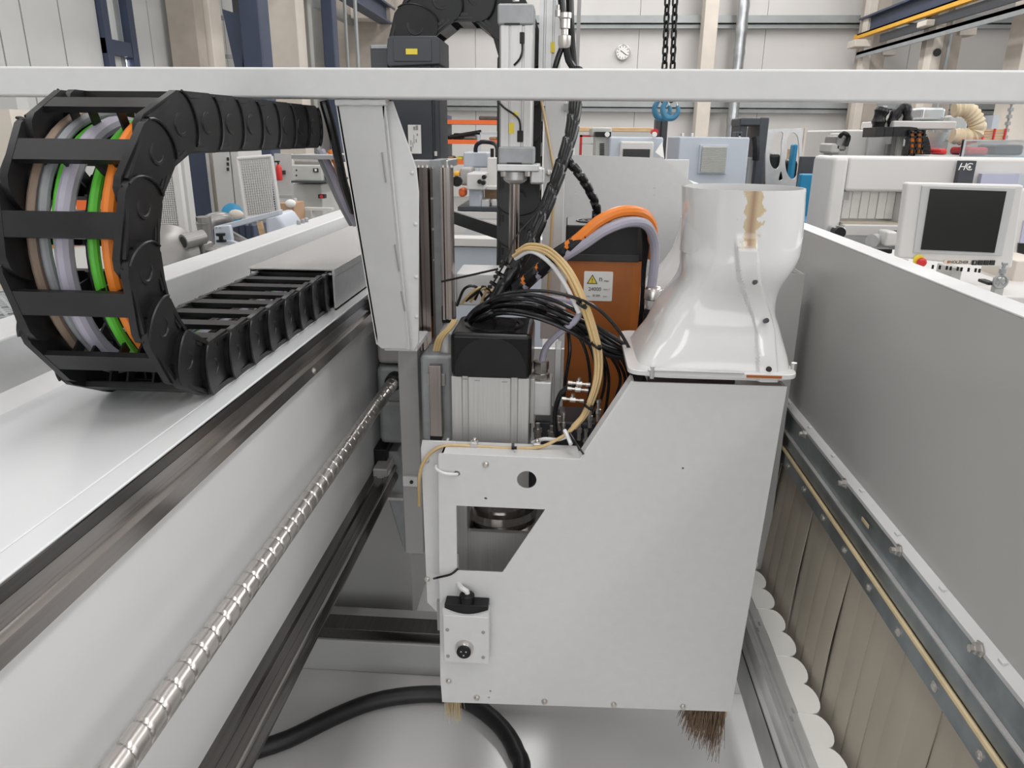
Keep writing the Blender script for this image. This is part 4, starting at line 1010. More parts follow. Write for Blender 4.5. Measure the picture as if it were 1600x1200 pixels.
b = MB(); pbox(b, 801, 175, 809, 182, 1.397, .004); obj('cable_tag', b, 'yellow', cy_)
def cable(name, label, pts, r, m, cat='cable', group=None, rf=None, step=None, seg=10):
    b = MB(); b.tube([P(x, y, Y=Yq) for x, y, Yq in pts], r, seg, step, rf=rf); return one(name, label, cat, b, m, group)
cable('sensor_cable', 'thin black sensor wire low on the pneumatic cylinder', [(777, 158, 1.396), (790, 170, 1.394), (805, 180, 1.393), (812, 190, 1.394), (813, 206, 1.396)], .0018, 'cblack')
cable('sensor_cable', 'thin black sensor wire high on the pneumatic cylinder', [(816, 66, 1.397), (816, 80, 1.394), (812, 92, 1.394), (803, 102, 1.396)], .0018, 'cblack')
# white posts and profile beside the cylinder
pp = thing('white_post', 'white steel post with rust streak right of the pneumatic cylinder', 'post', P(864, 500, Y=1.5))
b = MB(); x0, x1, z0, z1 = RX(848, 150, 880, 530, 1.5); b.box(x0, x1, 1.5, 1.54, z0, z1 + .02); obj('post', b, 'white', pp, .001)
b = MB(); q = P(858, 270, Y=1.5); b.lathe(q, (0, -1, 0), [(0, .006), (.003, .006), (.006, .003)], 12); obj('bolt', b, 'chrome', pp)
b = MB(); pbox(b, 881, 162, 890, 173, 1.49, .02); obj('clip', b, 'greycast', pp)
cable('amber_hose', 'thin amber hose running down the white post', [(846, 158, 1.495), (852, 190, 1.492), (860, 235, 1.492), (866, 280, 1.493), (862, 350, 1.493), (858, 420, 1.492), (856, 470, 1.49)], .0026, 'cyellow')
ap = thing('aluminium_profile', 'grooved aluminium profile above the square tube', 'profile', P(862, 100, Y=1.5))
b = MB(); x0, x1, z0, z1 = RX(842, -20, 876, 150, 1.5); w = x1 - x0
b.prism([(x0, 1.5), (x0 + w * .2, 1.5), (x0 + w * .22, 1.505), (x0 + w * .3, 1.505), (x0 + w * .32, 1.5), (x0 + w * .6, 1.5), (x0 + w * .62, 1.505), (x0 + w * .7, 1.505), (x0 + w * .72, 1.5), (x1, 1.5), (x1, 1.54), (x0, 1.54)], 'z', z0, z1); obj('extrusion', b, 'aludull', ap)
b = MB(); pbox(b, 860, 66, 867, 82, 1.498, .002); obj('yellow_sticker', b, 'yellow', ap)
b = MB(); pbox(b, 900, -20, 906, 152, 1.55, .02); one('grey_flat_bar', 'thin grey upright bar right of the air valve', 'bar', b, 'greypaint')
# air valve with black hoses
av = thing('air_valve', 'silver air valve with black hoses above the square tube', 'valve', P(882, 60, Y=1.42))
q = P(882, 70, Y=1.42)
b = MB(); b.lathe(q, (0, 0, 1), [(-.006, .009), (.0, .011), (.014, .011), (.016, .006), (.024, .006), (.026, .009), (.040, .009), (.042, .011), (.05, .011)], 16); obj('body', b, 'chrome', av)
b = MB(); q2 = P(873, 20, Y=1.42); b.lathe(q2, (0, 0, 1), [(-.006, .006), (.004, .006), (.005, .0045), (.012, .0045)], 12); obj('fitting', b, 'chrome', av)
cable('black_hose', 'black hose leaving the air valve to the lower left', [(879, 72, 1.42), (872, 90, 1.42), (866, 110, 1.42), (860, 130, 1.44)], .005, 'cblack')
cable('black_hose', 'twin black hose under the air valve', [(884, 70, 1.42), (889, 95, 1.415), (897, 108, 1.41), (902, 130, 1.40)], .0065, 'cblack')
cable('black_hose', 'black hose entering the air valve from above', [(876, -20, 1.42), (878, 10, 1.42), (881, 40, 1.42)], .006, 'cblack')
cable('black_hose', 'dark upright hose right of the air valve', [(890, -20, 1.44), (891, 30, 1.44), (893, 70, 1.43), (896, 110, 1.42)], .007, 'cblack')
# spiral wrapped bundles
def wrap_rf(r, dep, pitch, duty=.16):
    return lambda s, a: r - (dep if ((s / pitch + a / (2 * PI)) % 1) < duty else 0) - .12 * r * ((s / pitch + a / (2 * PI)) % 1)
main = [(902, 110, 1.40), (899, 160, 1.36), (893, 205, 1.33), (880, 250, 1.30), (862, 300, 1.27), (848, 335, 1.25), (825, 385, 1.22), (800, 425, 1.20), (778, 462, 1.19), (764, 492, 1.18)]
cable('cable_bundle', 'thick black spiral-wrapped cable bundle running down from the tube', main, .0105, 'cblack', rf=wrap_rf(.0125, .003, .045), step=.004, seg=18)
cable('cable_bundle', 'black banded cable arching from the bundle to the spindle top', [(886, 250, 1.30), (905, 272, 1.31), (922, 300, 1.33), (932, 325, 1.34), (930, 352, 1.35)], .008, 'cblack', rf=wrap_rf(.0085, .003, .022, .25), step=.003, seg=16)
sw = [(792, 470, 1.19), (812, 448, 1.19), (845, 420, 1.18), (880, 394, 1.17), (917, 370, 1.165)]
cable('cable_bundle', 'black spiral wrap around the orange and lavender power cables', sw, .012, 'black', rf=wrap_rf(.0138, .0045, .03, .2), step=.003, seg=20)
cable('power_cable', 'thick orange power cable arching over the spindle motor', [(812, 446, 1.188), (850, 414, 1.178), (905, 372, 1.163), (935, 346, 1.16), (968, 331, 1.17), (1000, 332, 1.19), (1016, 347, 1.215), (1020, 372, 1.25), (1018, 400, 1.29)], .0088, 'corange')
cable('power_cable', 'lavender grey power cable below the orange one into the metal gland', [(815, 450, 1.187), (852, 420, 1.176), (912, 382, 1.158), (945, 360, 1.155), (980, 347, 1.165), (1008, 350, 1.19), (1021, 372, 1.22), (1023, 405, 1.235), (1018, 450, 1.24)], .0078, 'clav')
for k, o in enumerate((0, 4, 8)):
    cable('thin_black_wire', 'thin black wire hanging behind the lavender power cable', [(1003 + o, 352, 1.25), (1006 + o * .8, 385, 1.255), (1004 + o * .5, 420, 1.26), (1002 + o * .4, 470, 1.26), (997 + o, 520, 1.26)], .0022, 'cblack', group='thin wires beside the orange spindle')
# yellow and white air tubes
arc_y = [(806, 398, 1.16), (826, 387, 1.15), (858, 394, 1.14), (888, 425, 1.12), (912, 475, 1.10), (927, 520, 1.085), (935, 560, 1.075), (932, 600, 1.065), (915, 645, 1.055), (893, 672, 1.045)]
for k, (dx, dy) in enumerate(((0, 0), (4.5, -2), (-4.5, 2.5), (1, -5))):
    pts = [(x + dx, y + dy, Yq + .004 * (k % 2)) for x, y, Yq in arc_y]
    if k == 0: pts += [(868, 688, 1.035), (840, 699, 1.03), (790, 700, 1.03), (740, 697, 1.03), (700, 696, 1.028), (678, 704, 1.022), (662, 722, 1.018), (655, 748, 1.016), (655, 790, 1.03)]
    cable('amber_tube', ['long amber tube running along the enclosure flange and up over the motor', 'amber tube on the outside of the tied arch', 'amber tube on the inside of the tied arch', 'amber tube on top of the tied arch'][k], pts, .0026, 'cyellow', 'tube', 'amber air tubes')
cable('white_tube', 'white tube arching under the amber tubes', [(805, 404, 1.165), (830, 393, 1.15), (860, 412, 1.14), (885, 448, 1.12), (905, 490, 1.10)], .0034, 'cwhite', 'tube')
cable('grey_motor_cable', 'light grey cable bending down into the gland beside the motor', [(838, 466, 1.16), (868, 468, 1.14), (896, 476, 1.12), (905, 489, 1.11), (896, 504, 1.11), (872, 522, 1.12), (853, 543, 1.135), (846, 568, 1.14)], .0052, 'clav')
cable('white_tube', 'pale tube lying at the foot of the connector block', [(832, 692, 1.06), (850, 686, 1.055), (870, 687, 1.05), (886, 682, 1.045)], .003, 'cwhite', 'tube')
for nm, lab, pts in (('cable_tie', 'black tie around the amber tubes at the crest', (909, 478, 1.085)), ('cable_tie', 'black tie around the amber tubes at mid height', (932, 542, 1.07)), ('cable_tie', 'black tie around the amber tubes near the fittings', (920, 637, 1.045)), ('cable_tie', 'black tie on the amber tube between the two clips', (801, 700, 1.022))):
    q = P(*pts[:2], Y=pts[2]); b = MB(); rr = .008 if pts[0] != 801 else .0035
    ax = Vector((.6, 0, 1)).normalized() if pts[0] != 801 else Vector((1, 0, 0))
    b.lathe(q + Vector((0, .006, 0)), ax, [(-.002, rr), (-.002, rr + .0012), (.002, rr + .0012), (.002, rr), (-.002, rr)], 16, cap=False); b.cbox(q + Vector((.004, -.004, .002)), (.005, .003, .004)); one(nm, lab, 'cable tie', b, 'cblack')
cable('cable_tie', 'white cable tie end at the corner of the slanted cut', [(882, 672, 1.03), (888, 684, 1.02), (892, 694, 1.01)], .003, 'cwhite', 'cable tie')
cable('cable_tie', 'black cable tie tail hanging over the enclosure notch', [(890, 676, 1.02), (900, 692, 1.005), (912, 710, .998)], .0016, 'cblack', 'cable tie')
cable('cable_tie', 'white cable tie through the small hole of the front plate', [(715, 741, .998), (704, 741, .992), (692, 739, .992), (682, 733, 1.0), (682, 728, 1.01)], .0024, 'cwhite', 'cable tie')
cable('cable_tie', 'black cable tie between the cut-out window and the left bolt', [(716, 888, 1.0), (705, 897, .994), (686, 902, .994), (678, 904, 1.01)], .0018, 'cblack', 'cable tie')
cable('cable_tie', 'long straight black cable tie pointing left of the bundle', [(690, 440, 1.22), (735, 430, 1.20), (778, 420, 1.19)], .0018, 'cblack', 'cable tie')
cable('cable_tie', 'black cable tie tail standing right of the bundle', [(806, 436, 1.18), (812, 418, 1.17), (810, 402, 1.17)], .0015, 'cblack', 'cable tie')
b = MB(); q = P(790, 420, Y=1.195)
for t in (0, 1, 2):
    c_ = P(796 - 9 * t, 416 + 16 * t, Y=1.205); b.lathe(c_, Vector((-.5, -.1, -.8)), [(-.002, .0145), (-.002, .016), (.002, .016), (.002, .0145), (-.002, .0145)], 18, cap=False)
    b.cbox(c_ + Vector((-.012, -.012, .002)), (.007, .006, .005))
one('cable_tie', 'cluster of black ties clamping the thick black bundle', 'cable tie', b, 'cblack')
# black hoses over the motor
rnd = random.Random(3)
names = []
for k in range(13):
    f = k / 12
    pts = [(722 + rnd.uniform(-8, 6), 512 + rnd.uniform(-6, 10), 1.16 + .03 * rnd.random()), (744 + 10 * f, 482 + 18 * f, 1.13 + .03 * rnd.random()), (785, 464 + 26 * f + rnd.uniform(-3, 3), 1.115 + .01 * (k % 3)), (835, 465 + 30 * f + rnd.uniform(-4, 4), 1.11 + .012 * (k % 3)), (890, 486 + 34 * f + rnd.uniform(-6, 6), 1.11 + .012 * (k % 4)), (945, 514 + 40 * f + rnd.uniform(-8, 8), 1.12 + .01 * (k % 3)), (985 + rnd.uniform(-5, 12), 552 + 20 * f + rnd.uniform(-9, 9), 1.13), (1000 + rnd.uniform(-10, 10), 600, 1.16)]
    cable('black_air_hose', 'black air hose looping over the top of the aluminium motor', pts, .0032, 'cblack', 'hose', 'black hoses looping over the aluminium motor')
for k in range(8):
    x = 905 + 11 * k + rnd.uniform(-4, 4)
    pts = [(x - 30, 505 + 4 * k, 1.18), (x, 530 + 5 * k, 1.17), (x + 16 + rnd.uniform(-6, 6), 575 + 3 * k, 1.17), (x + 12, 625, 1.18), (x - 4 + rnd.uniform(-10, 10), 675, 1.18)]
    cable('black_air_hose', 'black air hose dropping in front of the orange spindle', pts, .0026, 'cblack', 'hose', 'black hoses falling before the orange spindle')
cable('black_air_hose', 'single black hose arching high above the tangle', [(730, 498, 1.15), (780, 462, 1.12), (850, 455, 1.11), (920, 474, 1.10), (960, 508, 1.10), (985, 548, 1.11), (996, 580, 1.12)], .0026, 'cblack', 'hose')
cable('black_air_hose', 'black hose curving from the fittings down to the enclosure', [(898, 600, 1.09), (878, 612, 1.09), (868, 640, 1.10), (868, 668, 1.11), (872, 690, 1.11)], .004, 'cblack', 'hose')
cable('black_air_hose', 'black upright hose beside the aluminium column', [(888, 515, 1.16), (890, 550, 1.15), (884, 590, 1.15), (880, 625, 1.15)], .003, 'cblack', 'hose')
cable('thin_black_wire', 'thin black wire rising left of the thick bundle', [(772, 440, 1.2), (790, 408, 1.2), (806, 370, 1.21), (832, 340, 1.22), (852, 318, 1.23)], .0015, 'cblack')
for k in range(9):
    x = 722 + 7 * k
    pts = [(x - 8, 472 + rnd.uniform(-6, 8), 1.26), (x + 4, 456 + rnd.uniform(-8, 8), 1.25), (x + 22, 452 + rnd.uniform(-8, 8), 1.25), (x + 36, 462 + rnd.uniform(-6, 12), 1.26)]
    cable('short_wire', ('amber' if k % 2 else 'black') + ' short wire in the tangle left of the thick bundle', pts, .0024, 'cyellow' if k % 2 else 'cblack', 'cable', ('amber' if k % 2 else 'black') + ' short wires in the tangle')
for k in range(3):
    cable('amber_tube', 'short amber tube curling left of the black motor cap', [(678 + 4 * k, 548, 1.17), (684 + 4 * k, 528, 1.17), (700 + 3 * k, 512, 1.18), (708 + 3 * k, 500, 1.19)], .0024, 'cyellow', 'tube', 'amber tubes left of the motor cap')
b = MB(); pbox(b, 684, 515, 708, 560, 1.21, .06); one('grey_cast_block', 'rounded grey block left of the black motor cap', 'block', b, 'aludull', bevel=.012)
b = MB(); pbox(b, 712, 428, 790, 478, 1.33, .10); one('white_cover', 'white cover plate behind the tangle of wires', 'cover', b, 'white', bevel=.003)
# fittings
for i, (px, py, L) in enumerate(((905, 598, .034), (903, 607, .032), (895, 623, .034))):
    q = P(px, py, Y=1.085)
    b = MB(); b.lathe(q - Vector((L / 2 + 0, 0, 0)), (1, 0, -.08), [(0, .0032), (L * .2, .0032), (L * .21, .0024), (L * .36, .0024), (L * .37, .0045), (L * .63, .0045), (L * .64, .0024), (L * .8, .0024), (L * .81, .0032), (L, .0032)], 12); b.cyl(q + Vector((0, 0, -.002)), q + Vector((0, 0, .008)), .0028, 8)
    one('hose_fitting', ['chrome tee fitting uppermost before the orange spindle', 'chrome tee fitting in the middle of three', 'chrome tee fitting lowest of three'][i], 'fitting', b, 'chrome')
for i, (px, py) in enumerate(((868, 655), (922, 650), (905, 670), (880, 660), (935, 640), (915, 685))):
    q = P(px, py, Y=1.12 + .01 * (i % 3)); b = MB(); b.lathe(q - Vector((0, 0, .02)), (0, .1, 1), [(0, .0035), (.012, .0035), (.013, .005), (.02, .005), (.021, .003), (.03, .003), (.031, .0042), (.036, .0042)], 10); one('hose_fitting', 'small upright nickel fitting among the hoses at the slanted cut', 'fitting', b, 'chrome', 'small nickel fittings')
b = MB(); pbox(b, 835, 660, 930, 705, 1.15, .08); one('valve_block', 'dark valve block below the hoses behind the slanted cut', 'valve', b, 'servo', bevel=.004)
# black floor hose
zr = -1.10 + .017
pts = [P(x, y, Z=zr) for x, y in ((330, 1205), (392, 1175), (450, 1155), (520, 1121), (580, 1097), (640, 1086), (700, 1086), (745, 1104), (785, 1138), (808, 1178), (815, 1225))]
pts = [Vector((-.63, pts[0].y - .06, H + zr))] + pts[:-1] + [pts[-1], pts[-1] + Vector((.0, -.35, 0)), pts[-1] + Vector((-.03, -.8, 0))]
b = MB(); b.tube(pts, .0165, 16); one('floor_hose', 'thick black hose curving across the grey tray floor', 'hose', b, 'rubber')
# cables by the bracket
for k, (m, lab) in enumerate((('cblack', 'black cable hanging behind the bracket leg'), ('corange', 'orange cable hanging behind the bracket leg'), ('clav', 'lavender cable leaving the upper chain end'), ('cgrey', 'dark grey cable leaving the upper chain end'))):
    dx = (2, 8, -6, -12)[k]
    pts = [(508 + dx, 236, 1.26), (520 + dx, 262, 1.25), (532 + dx, 290, 1.24), (545 + dx, 318, 1.24), (562 + dx, 350, 1.26)] if k else [(506, 158, 1.16), (518, 200, 1.16), (528, 245, 1.17), (538, 290, 1.2), (552, 330, 1.24)]
    cable('bracket_cable', lab, pts, (.007, .005, .007, .006)[k], m)
b = MB(); pbox(b, 455, 242, 525, 249, 1.20, .12); one('chain_end_plate', 'thin grey plate under the end of the upper chain run', 'plate', b, 'aludull', bevel=.001)
# grey sheet behind
gs = thing('rear_sheet', 'large plain light grey sheet behind the spindle with slanted corner', 'panel', P(960, 400, Y=1.95))
o_ = [xz(*p, 1.95) for p in ((872, 241), (1036, 247), (1082, 286), (1140, 330), (1140, 720), (872, 720))]
hs = [circ(xz(x, y, 1.95), .0025, 8) for x, y in ((899, 291), (899, 301), (1022, 294), (1022, 305))]
flat([o_] + hs, .006, 1.95, 'sheet', 'white', gs)
b = MB(); pbox(b, 1035, 249, 1076, 282, 2.05, .01); obj('rear_tab', b, 'white', gs, .002)
# ================================================================== background, right side
def gbox(mb, px0, py0, px1, Y, depth, z0=0.0):
    """box from the floor up to pixel row py0"""
    ym = py0
    x0 = P(px0, ym, Y=Y).x; x1 = P(px1, ym, Y=Y).x; zt = P((px0 + px1) / 2, py0, Y=Y).z
    mb.box(x0, x1, Y, Y + depth, z0, zt); return x0, x1, zt
# edge banding machine
em = thing('panel_machine', 'long white panel machine with slotted front and dark logo strip', 'machine', (1.9, 3.7, 0))
Ye = 3.6
xa = P(1304, 242, Y=Ye).x; xb_ = 4.2; zt = P(1430, 246, Y=Ye).z
zs0 = P(1360, 350, Y=Ye).z; zs1 = P(1360, 300, Y=Ye).z
xs0 = P(1318, 320, Y=Ye).x; xs1 = P(1412, 325, Y=Ye).x
zb = P(1300, 372, Y=Ye).z
b = MB(); b.box(xa, xs0, Ye, Ye + .30, zb - .02, zt); obj('left_hood', b, 'machwhite', em, .02)
b = MB(); b.box(xs0, xb_, Ye + .012, Ye + .30, zs1, zt); obj('upper_hood', b, 'machwhite', em, .015)
b = MB(); b.box(xs1, xb_, Ye + .012, Ye + .30, zb - .1, zs1); obj('right_front', b, 'machwhite', em, .01)
b = MB(); b.box(xs0, xs1, Ye - .05, Ye + .28, zs0 - .05, zs0); obj('feed_table', b, 'machwhite', em, .005)
b = MB(); b.box(xs0, xs1, Ye - .02, Ye + .28, zs0, zs0 + .006); obj('feed_belt', b, 'tan', em)
n = 6
for k in range(n):
    b = MB(); a = xs0 + .03 + (xs1 - xs0 - .03) * k / n; c = xs0 + .03 + (xs1 - xs0 - .03) * (k + 1) / n; b.box(a + .002, c - .002, Ye + .1 + .004 * (k % 2), Ye + .108 + .004 * (k % 2), zs0 + .015, zs1 + .02); obj('curtain_strip', b, 'label', em)
b = MB(); b.box(xs0, xs0 + .03, Ye + .03, Ye + .1, zs1 - .04, zs1); obj('slot_corner', b, 'inkgrey', em)
b = MB(); b.box(xa + .02, xs1, Ye + .1, Ye + .30, 0, zs0 - .16); obj('base', b, 'machgrey', em, .01)
b = MB(); b.box(xs1, xb_, Ye + .02, Ye + .30, 0, zb - .1); obj('base', b, 'machgrey', em, .01)
lx0, lx1, lz0, lz1 = RX(1494, 251, 1519, 330, Ye - .02)
b = MB(); b.box(lx0, lx1, Ye - .02, Ye + .02, lz0, lz1); lg = obj('logo_strip', b, 'servo', em, .003)
hx = (lx0 + lx1) / 2; q = P(1508, 261, Y=Ye - .022)
text('H', 'logo_letter', 'label', lg, (q.x - .014, Ye - .0215, q.z), .044, shear=.25); text('C', 'logo_letter', 'label', lg, (q.x + .018, Ye - .0215, q.z), .044)
b = MB(); b.lathe((q.x + .019, Ye - .0218, q.z), (0, -1, 0), [(0, .006), (.0006, .006)], 12); obj('logo_dot', b, 'label', lg)
b = MB(); pbox(b, 1528, 272, 1586, 340, Ye - .02, .03); obj('display', b, 'lavscreen', em)
b = MB(); pbox(b, 1586, 272, 1600, 340, Ye - .02, .03); obj('display', b, 'bluegrey', em)
b = MB(); pbox(b, 1601, 272, 1640, 340, Ye - .02, .03); obj('display', b, 'teal', em)
b = MB(); pbox(b, 1304, 355, 1322, 372, Ye - .1, .1); obj('roller_block', b, 'aludull', em, .01)
b = MB(); q = P(1313, 364, Y=Ye - .12); b.cyl(q, q + Vector((0, .06, 0)), .025, 14); obj('roller', b, 'black', em)
for px, py in ((1362, 377), (1390, 372)):
    b = MB(); q = P(px, py, Y=Ye - .25); b.cyl(q, q + Vector((.06, .05, 0)), .03, 14); obj('roller', b, 'aludull' if px < 1380 else 'black', em)
b = MB(); pbox(b, 1384, 362, 1402, 386, Ye - .3, .1); obj('side_guide', b, 'machwhite', em, .01)
b = MB(); pbox(b, 1256, 347, 1300, 380, Ye + .31, .3); obj('blue_base', b, 'teal', em)
# white machine bodies behind the guard panel
wt = thing('white_bench', 'white machine bench just beyond the grey guard panel', 'bench', (1.3, 2.4, 0))
za = P(1420, 438, Y=2.3).z
b = MB(); b.box(.62, 3.4, 2.25, 3.2, za - .12, za - .03); obj('bench_top', b, 'machwhite', wt, .008)
b = MB(); b.box(.66, 3.3, 2.3, 3.1, 0, za - .12); obj('cabinet', b, 'machwhite', wt)
b = MB(); pbox(b, 1398, 402, 1420, 430, 2.6, .2); obj('end_block', b, 'machwhite', wt, .01)
for k, px in enumerate((1475, 1520, 1585)):
    b = MB(); q = P(px, 452, Y=2.1); b.box(q.x, q.x + .10, 2.15, 2.25, za - .16, za - .12); obj('bench_block', b, 'machwhite', wt, .004)
b = MB(); pbox(b, 1584, 408, 1640, 450, 2.5, .2); obj('door_panel', b, 'paleconc', wt, .005)
for px in (1352, 1378):
    b = MB(); q = P(px, 386, Y=2.5); b.cbox(q + Vector((0, 0, -.01)), (.05, .05, .015)); obj('clamp', b, 'black', wt, .003)
hw = thing('hand_wheel', 'small dark hand wheel with spokes on a post below the console', 'hand wheel', P(1563, 440, Y=1.9))
q = P(1563, 440, Y=1.9); r = 9.5 / F * 1.9
b = MB(); b.tube([q + Vector((r * math.cos(a), 0, r * math.sin(a))) for a in [2 * PI * k / 16 for k in range(16)]], r * .22, 8, .004, closed=True); obj('rim', b, 'greycast', hw)
b = MB()
for k in range(3):
    a = k * PI / 3 + .3; d = Vector((math.cos(a), 0, math.sin(a))) * r; b.cyl(q - d, q + d, r * .09, 6)
obj('spokes', b, 'greycast', hw)
b = MB(); q2 = P(1566, 424, Y=1.9); q3 = P(1570, 412, Y=1.9); b.cyl(q2, q3, .004, 8); b.cyl(P(1566, 427, Y=1.9), P(1567, 420, Y=1.9), .008, 10); b.cyl(q3 - Vector((.006, 0, 0)), q3 + Vector((.006, 0, 0)), .004, 8); obj('clamp_screw', b, 'greycast', hw)
b = MB(); pbox(b, 1544, 441, 1556, 446, 1.9, .05); obj('foot', b, 'black', hw, .002)
# operator console
co = thing('operator_console', 'white operator console with large black screen at the right', 'console', P(1500, 410, Y=2.4))
Yo = 2.4
def cq(pts, Y, dp): 
    a = [P(x, y, Y=Y) for x, y in pts]; return a, [v + Vector((0, dp, 0)) for v in a]
b = MB(); b.hexa(*cq([(1417, 285), (1601, 289), (1582, 420), (1402, 403)], Yo, .035)); obj('housing', b, 'machwhite', co, .008)
b = MB(); b.hexa(*cq([(1441, 290), (1588, 294), (1566, 400), (1427, 395)], Yo - .004, .01)); obj('bezel', b, 'greybezel', co, .002)
b = MB(); b.hexa(*cq([(1454, 295), (1573, 299), (1554, 395), (1439, 390)], Yo - .007, .01)); obj('screen', b, 'screen', co)
q = P(1437, 408, Y=Yo - .004)
b = MB(); b.lathe(q + Vector((-.004, 0, .003)), (0, -1, 0), [(0, .017), (.006, .016)], 20); obj('stop_collar', b, 'yellow', co)
b = MB(); b.lathe(q, (-.05, -1, -.1), [(0, .009), (.012, .009), (.013, .014), (.02, .014), (.026, .009)], 20); obj('stop_button', b, 'red', co)
x0, x1, z0, z1 = RX(1475, 406, 1515, 413, Yo - .004)
b = MB(); b.prism(rrect(x0, x1, z0, z1, (z1 - z0) * .45), 'y', Yo - .005, Yo + .0); pl_ = obj('name_plate', b, 'paleconc', co)
text('HOLZHER', 'name_text', 'ink', pl_, ((x0 + x1) / 2 + .006, Yo - .006, (z0 + z1) / 2), .0125)
b = MB(); b.cbox((x0 + .012, Yo - .0054, (z0 + z1) / 2), (.006, .001, .008)); obj('plate_mark', b, 'orange', pl_)
for k in range(4):
    b = MB(); pbox(b, 1519.5 + k * 9.3, 407, 1527 + k * 9.3, 414.5, Yo - .006, .006); kk = obj('key', b, 'ink', co, .0008)
    if k == 0: q = P(1523, 410.5, Y=Yo - .0064); text('1', 'key_text', 'label', kk, q, .012)
b = MB()
for k in range(9):
    q = P(1458 + k * 9 + (k * 7) % 5, 414 + k * .75, Y=Yo + .03); b.cyl(q, q + Vector((0, 0, -.012)), .0035, 8)
obj('cable_glands', b, 'black', co)
b = MB(); pbox(b, 1482, 418, 1500, 470, Yo + .05, .1); obj('post', b, 'machgrey', co, .005)
s2 = thing('second_console', 'edge of a second console cut by the right picture border', 'console', P(1630, 400, Y=2.9))
b = MB(); b.hexa(*cq([(1590, 296), (1700, 298), (1690, 415), (1578, 410)], 2.8, .1)); obj('housing', b, 'machwhite', s2, .008)
b = MB(); b.hexa(*cq([(1600, 345), (1700, 348), (1695, 402), (1590, 400)], 2.795, .01)); obj('screen', b, 'lavscreen', s2)
b = MB(); b.hexa(*cq([(1592, 380), (1700, 384), (1695, 402), (1590, 400)], 2.793, .01)); obj('lower_screen', b, 'screen', s2)
# CNC machine behind
cm = thing('cnc_machine', 'white machine with black cable chain and orange wires behind the long white machine', 'machine', (2.4, 6, 0))
Yc = 5.6
b = MB(); gbox(b, 1328, 203, 1392, Yc, 1.0); obj('left_tower', b, 'machwhite', cm, .015)
b = MB(); gbox(b, 1358, 212, 1400, Yc - .03, .3, 1.2); obj('lower_cover', b, 'machwhite', cm, .01)
b = MB(); pbox(b, 1396, 189, 1495, 202, Yc - .1, .6); obj('bridge_beam', b, 'machwhite', cm, .01)
b = MB(); pbox(b, 1398, 172, 1405, 200, Yc, .2); obj('post', b, 'machwhite', cm); b = MB(); pbox(b, 1377, 165, 1384, 200, Yc, .1); obj('post', b, 'aludull', cm)
b = MB(); pbox(b, 1391, 208, 1403, 250, Yc - .12, .1); obj('post', b, 'machwhite', cm)
b = MB(); pbox(b, 1440, 168, 1478, 188, Yc + .1, .3); obj('head_cover', b, 'duct', cm, .02)
b = MB(); pbox(b, 1480, 180, 1512, 222, Yc + .2, .1); obj('rear_plate', b, 'machgrey', cm, .02)
for r in ((1386, 225, 1392, 245, Yc - .13, .05), (1402, 223, 1410, 245, Yc - .1, .05)):
    b = MB(); pbox(b, *r); obj('valve', b, 'inkgrey', cm, .003)
b = MB(); pbox(b, 1412, 228, 1420, 245, Yc - .1, .05); obj('green_valve', b, 'machgrey', cm)
b = MB()
for k in range(10):
    z0 = P(1458, 207 + k * 3.6, Y=Yc).z; xk0 = P(1442 + k * .8, 210, Y=Yc).x; xk1 = P(1484 - k * 1.2, 210, Y=Yc).x
    b.box(xk0, xk1, Yc + .02, Yc + .35, z0 - .012, z0 + .002); b.box(xk0 + .01, xk1 - .01, Yc + .04, Yc + .33, z0 - .02, z0 - .01)
obj('bellows', b, 'duct', cm)
for k, (pts, r) in enumerate(((((1372, 200), (1374, 185), (1380, 168)), .05), (((1394, 200), (1396, 185), (1404, 172), (1412, 168)), .04), (((1410, 166), (1416, 170), (1418, 180), (1418, 192)), .035))):
    b = MB(); b.tube([P(x, y, Y=Yc - .02) for x, y in pts], r, 10, .02, rf=lambda s, a, r=r: r * (1 if int(s / .03) % 2 else .8)); obj('hose', b, 'chainblack', cm)
ec3 = thing('cable_chain', 'black cable chain with orange wires curving down on the far machine', 'cable chain', P(1430, 240, Y=Yc - .3))
pts = [(1358, 207), (1385, 206), (1410, 206), (1427, 210), (1434, 222), (1436, 235), (1434, 250)]
sp = spline([P(x, y, Y=Yc - .25) for x, y in pts], .06)
for k in range(len(sp) - 1):
    a, c = sp[k], sp[k + 1]; d = (c - a).normalized(); ang = math.atan2(d.z, d.x)
    b = MB(); R3 = Matrix.Rotation(-ang, 3, 'Y')
    b.cbox((a + c) / 2, ((c - a).length * 1.05, .22, .06 if k < 5 else .05), R3)
    obj('chain_link', b, 'chainblack', ec3)
b = MB()
# frontal face of chain bend: bars and wires
for k, py in enumerate((207, 214, 223, 232, 241, 248)):
    pbox(b, 1421, py - 1.5, 1443, py + 1.5, Yc - .40, .03)
for px in (1420, 1431, 1442): pbox(b, px - 1.2, 203, px + 1.2, 250, Yc - .40, .05)
obj('front_bars', b, 'chainblack', ec3)
for j, px in enumerate((1425.5, 1437)):
    b = MB(); b.tube([P(px + dx, y, Y=Yc - .37) for dx, y in ((-2, 206), (-.5, 220), (.5, 235), (0, 250))], .017, 8); one('orange_wire', ('left' if j == 0 else 'right') + ' bright orange wire strand inside the far cable chain', 'cable', b, 'corange')
# beige hose
b = MB(); pts = [(1490, 171), (1508, 170), (1520, 180), (1527, 196), (1522, 210), (1505, 214), (1488, 212)]
b.tube([P(x, y, Y=5.3) for x, y in pts], .045, 14, .012, rf=lambda s, a: .045 + .008 * (1 if int(s / .012) % 2 else 0)); one('corrugated_hose', 'beige corrugated hose bending like a C at upper right', 'hose', b, 'beige')
